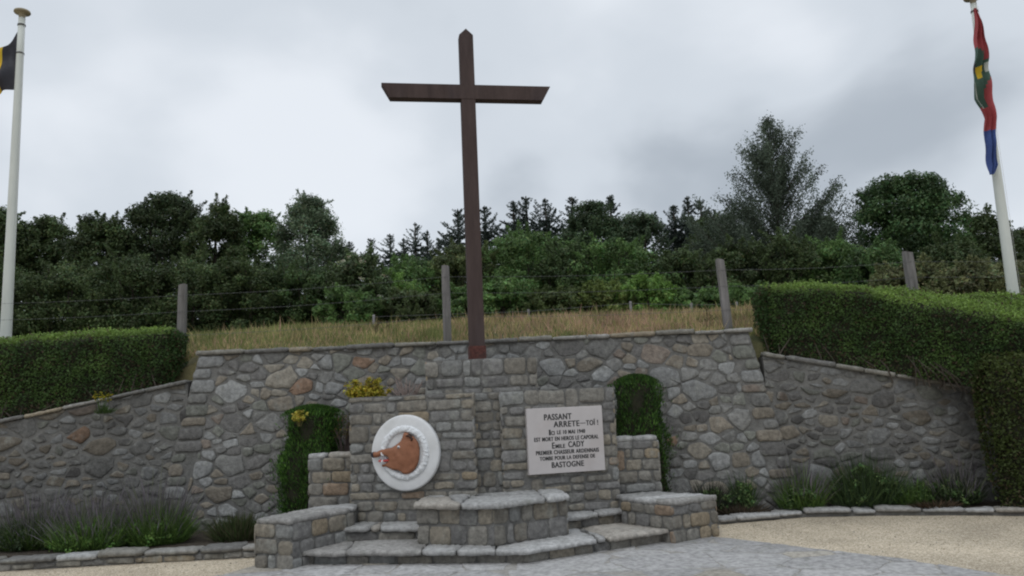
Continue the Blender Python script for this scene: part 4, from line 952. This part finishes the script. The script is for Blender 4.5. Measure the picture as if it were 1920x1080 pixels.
# loose pebbles and leaf litter on the gravel
mb = MB()
for _ in range(900):
    if random.random() < .7: x = random.uniform(2.4, 6.6); y = random.uniform(8.2, 10.4)-(x-2.4)*.02
    else: x = random.uniform(-6.5, -3.0); y = random.uniform(8.6, 9.35)
    if random.random() < .25: y = (10.36 if x > 0 else 9.3)+random.uniform(-.14, .03)
    if 0 < x and y < 9.62-(x-2.25)*1.25+.05: continue
    k = random.uniform(.004, .010); g = random.uniform(.25, .6); c = random.choice(((g, g*.88, g*.72), (g*.5, g*.48, g*.45), (.30, .24, .15)))
    a = random.uniform(0, 3); ca, sa = math.cos(a)*k, math.sin(a)*k
    mb.add([(x+ca, y+sa, .003), (x-sa*.7, y+ca*.7, .003), (x-ca, y-sa, .003), (x+sa*.7, y-ca*.7, .003), (x, y, .003+k*.9)], [(0, 1, 4), (1, 2, 4), (2, 3, 4), (3, 0, 4)], 0, c, False)
tag(mb.build('pebbles', M['blade']), 'loose pebbles and dead leaf bits scattered over the beige gravel', 'gravel', kind='stuff')

# ------------------------------------------------------------------ fences
fen = thing('wire_fence', 'fence of grey wooden posts and thin wires running along the wall top', 'fence', (-1, 12, 2.6))
posts = [(-9.3, 12.0, 3.70, 0), (P(342, 600, 12).x, 12.0, 3.66, .01), (P(838, 600, 12).x, 12.0, 3.77, 0), (P(1357, 600, 12).x, 11.95, 3.68, -.04), (P(1705, 510, 12.5).x, 12.5, 3.77, -.03), (10.6, 13.2, 3.8, 0)]
for i, (x, y, z, ln) in enumerate(posts):
    mb = MB(); z0 = hill(x, y)-.3; vs = []; n = 12; w = [.07, .062, .062, .066, .075, .07][i]; zz = np.linspace(z0, z, 8)
    for k, zc in enumerate(zz):
        for j in range(n):
            a = 2*math.pi*(j+.5)/n; rr = w*(1/max(abs(math.cos(a)), abs(math.sin(a))))**.55*(1+.06*noise.noise(Vector((j*.7, zc*2, i*5))))*(1 if k < 7 else .93)
            vs.append((x+math.cos(a)*rr*1.0+ln*(zc-z), y+math.sin(a)*rr, zc+(.015*math.sin(a*1.3+i) if k == 7 else 0)))
    fs = [(k*n+j, k*n+(j+1) % n, (k+1)*n+(j+1) % n, (k+1)*n+j) for k in range(7) for j in range(n)]+[tuple(7*n+j for j in range(n))]
    mb.add(vs, fs, 0, smooth=False); mb.build('post', M['post'], fen)
for dz in (.17, .42, .78):
    mb = MB(); pts = []
    for (x0, y0, z0, _), (x1, y1, z1, _) in zip(posts, posts[1:]):
        for j in range(8): t_ = j/8; pts.append((x0+(x1-x0)*t_, y0+(y1-y0)*t_-.075, z0+(z1-z0)*t_-dz-.035*math.sin(math.pi*t_)))
    x, y, z, _ = posts[-1]; pts.append((x, y-.075, z-dz)); mb.tube(pts, [.0019]*len(pts), 4)
    for i in range(0, 200):                               # barbs
        s_ = i/200*(len(pts)-1); k = int(s_); f_ = s_-k; a = Vector(pts[k])+(Vector(pts[min(k+1, len(pts)-1)])-Vector(pts[k]))*f_; mb.tube([a-Vector((.004, .008, .012)), a+Vector((.004, .008, .012))], [.0018]*2, 3)
    mb.build('wire', M['wire'], fen)
ff = thing('field_fence', 'low old fence of thin stakes at the far edge of the dry grass', 'fence', P(1180, 595, 16.5))
sk = [(700, 590, 610), (990, 580, 604), (1181, 565, 596), (1295, 568, 592), (1380, 566, 592)]
tops = []
for px, a, b in sk:
    T = P(px, a, 16.5); z0 = hill(T.x, 16.5); mb = MB(); mb.tube([(T.x, 16.5, z0-.1), (T.x+.01, 16.5, T.z)], [.03, .026], 6); mb.build('stake', M['post'], ff); tops.append(T)
mb = MB(); mb.tube([(t_.x, 16.46, t_.z-.05) for t_ in tops], [.004]*len(tops), 4); mb.build('wire', M['wire'], ff)
q = P(1234, 598, 14.2); mb = MB(); vs = [(q.x+random.uniform(-.07, .07), 14.2+random.uniform(-.04, .04), q.z+random.uniform(-.03, .045)) for _ in range(10)]
mb.add(vs, [(0, 1, 2), (2, 3, 4), (4, 5, 6), (6, 7, 8), (8, 9, 0), (1, 4, 7), (3, 6, 9), (0, 5, 8)], 0, smooth=False); tag(mb.build('paper_scrap', M['paper']), 'small white scrap lying in the dry grass left of the wall post', 'litter')

# ------------------------------------------------------------------ flagpoles and flags
def flagpole(label, base, topz, r0, r1):
    t = thing('flagpole', label, 'flagpole', base); mb = MB(); x, y, z0 = base; H_ = topz-z0
    mb.tube([(x, y, z0+H_*k/10) for k in range(11)], [r0+(r1-r0)*k/10 for k in range(11)], 20); mb.build('pole', M['polewhite'], t)
    mb = MB(); mb.lathe((x, y, topz), [(r1*.9, 0), (r1*1.05, .05), (r1*1.1, .07), (.12, .085), (.128, .10), (.12, .125), (.07, .15), (0.001, .155)], 24); mb.build('finial', M['finial'], t)
    for dz in (.02, .42*H_*.2): mb = MB(); mb.lathe((x, y, topz-.12-dz), [(r1, 0), (r1*1.2, 0), (r1*1.2, .025), (r1, .025)], 18); mb.build('collar', M['wire'], t)
    mb = MB(); mb.tube([(x+r0+.012, y-.03, z0+.9), (x+r0*.8+.012, y-.03, z0+H_*.5), (x+r1+.01, y-.02, topz-.05)], [.0025]*3, 4); mb.build('halyard', M['white'], t)
    return t
lb = P(15, 628, 12.5); flagpole('tall white flagpole at the left frame edge carrying a black and yellow flag', (-8.02, 12.5, 2.2), P(43, 34, 12.5).z, .088, .052)
rb = P(1900, 550, 11.6); rt = P(1824, 4, 11.6); XR = (rb.x+rt.x)/2; flagpole('tall white flagpole at the right frame edge carrying a limp multicoloured flag', (XR, 11.6, 1.6), rt.z-.03, .088, .045)
# left flag, black-yellow-red upright stripes, drooping from the pole to the left
A = P(44, 56, 12.5); Bq = P(41, 168, 12.5); mb = MB(); nu, nv = 40, 18; vs = []; Hh = A.z-Bq.z
for i in range(nu+1):
    u = i/nu
    for j in range(nv+1):
        w = j/nv; sx = .82*u**1.0; drop = .92*u+.10*u*u; hgt = Hh*(1-.16*min(1, u*1.6)+.05*max(0, u-.5))
        x = -8.06-sx*(1-.10*w)-.03*math.sin(w*7+u*4)*u; z = A.z-drop*(1-.62*w)-w*hgt; y = 12.5+.11*math.sin(u*9+w*3.5)*min(1, u*4)+.05*math.sin(w*8-u*5)*min(1, u*3)
        vs.append((x, y, z))
fs = []; mi = []
for i in range(nu):
    for j in range(nv): fs.append((i*(nv+1)+j, (i+1)*(nv+1)+j, (i+1)*(nv+1)+j+1, i*(nv+1)+j+1)); mi.append(0 if i < nu*.30 else 1 if i < nu*.62 else 2)
o = mesh_obj('flag', vs, fs, [M['fblack'], M['fyellow'], M['fred']], mi=mi, sm=[True]*len(fs)); tag(o, 'black and yellow flag drooping from the left flagpole', 'flag')
# right flag, hanging limp along the pole in folds
prof = [(14, 1827, 1832), (60, 1828, 1843), (90, 1827, 1848), (112, 1826, 1851), (130, 1823, 1851), (160, 1823, 1856), (185, 1828, 1861), (203, 1838, 1864), (222, 1847, 1867), (238, 1848, 1869), (262, 1848, 1867), (285, 1851, 1868), (310, 1854, 1869), (328, 1855, 1861)]
YF = 11.45; vs = []; nc = 28; rows = []
for (a, x0, x1), (b, y0, y1) in zip(prof, prof[1:]):
    k = max(1, (b-a)//6)
    for j in range(k): t_ = j/k; rows.append((a+(b-a)*t_, x0+(y0-x0)*t_, x1+(y1-x1)*t_))
rows.append(prof[-1])
for py, x0, x1 in rows:
    a_, b_ = P(x0, py, YF), P(x1, py, YF); wv = (b_.x-a_.x)
    for c in range(nc+1):
        s_ = c/nc; ph = py*.02; fx = s_+.10*math.sin(s_*12.5+ph)
        vs.append((a_.x+wv*max(0, min(1, fx)), YF+.05*math.sin(s_*15+ph*1.3)*min(1, wv*9)+.02*math.sin(py*.11), a_.z))
fs = []; mi = []
for i in range(len(rows)-1):
    py = rows[i][0]
    for c in range(nc):
        s_ = c/nc; edge_ = .62+.12*math.sin(py*.07)
        if py < 88: m_ = 0
        elif py < 118: m_ = 1 if s_ < .42+(py-88)*.02 else 0
        elif py < 134: m_ = 2 if .3 < s_ < .6 and py > 122 else 5 if s_ < .3 else 3 if s_ > .8 else 1
        elif py < 203: m_ = 0 if s_ > .95-(py-134)*.009 else (3 if .12 < s_ < .22 else 4 if py < 145 and .30 < s_ < .42 and py < 175 else 5 if .5 < s_ < .56 else 1)
        elif py < 240: m_ = 0
        else: m_ = 6
        fs.append((i*(nc+1)+c, i*(nc+1)+c+1, (i+1)*(nc+1)+c+1, (i+1)*(nc+1)+c)); mi.append(m_)
o = mesh_obj('flag', vs, fs, [M['fred'], M['fgreen'], M['fyellow'], M['fwhite'], M['fyellow'], M['fblack'], M['fblue']], mi=mi, sm=[True]*len(fs)); tag(o, 'limp red, green and blue flag hanging in folds along the right flagpole', 'flag')
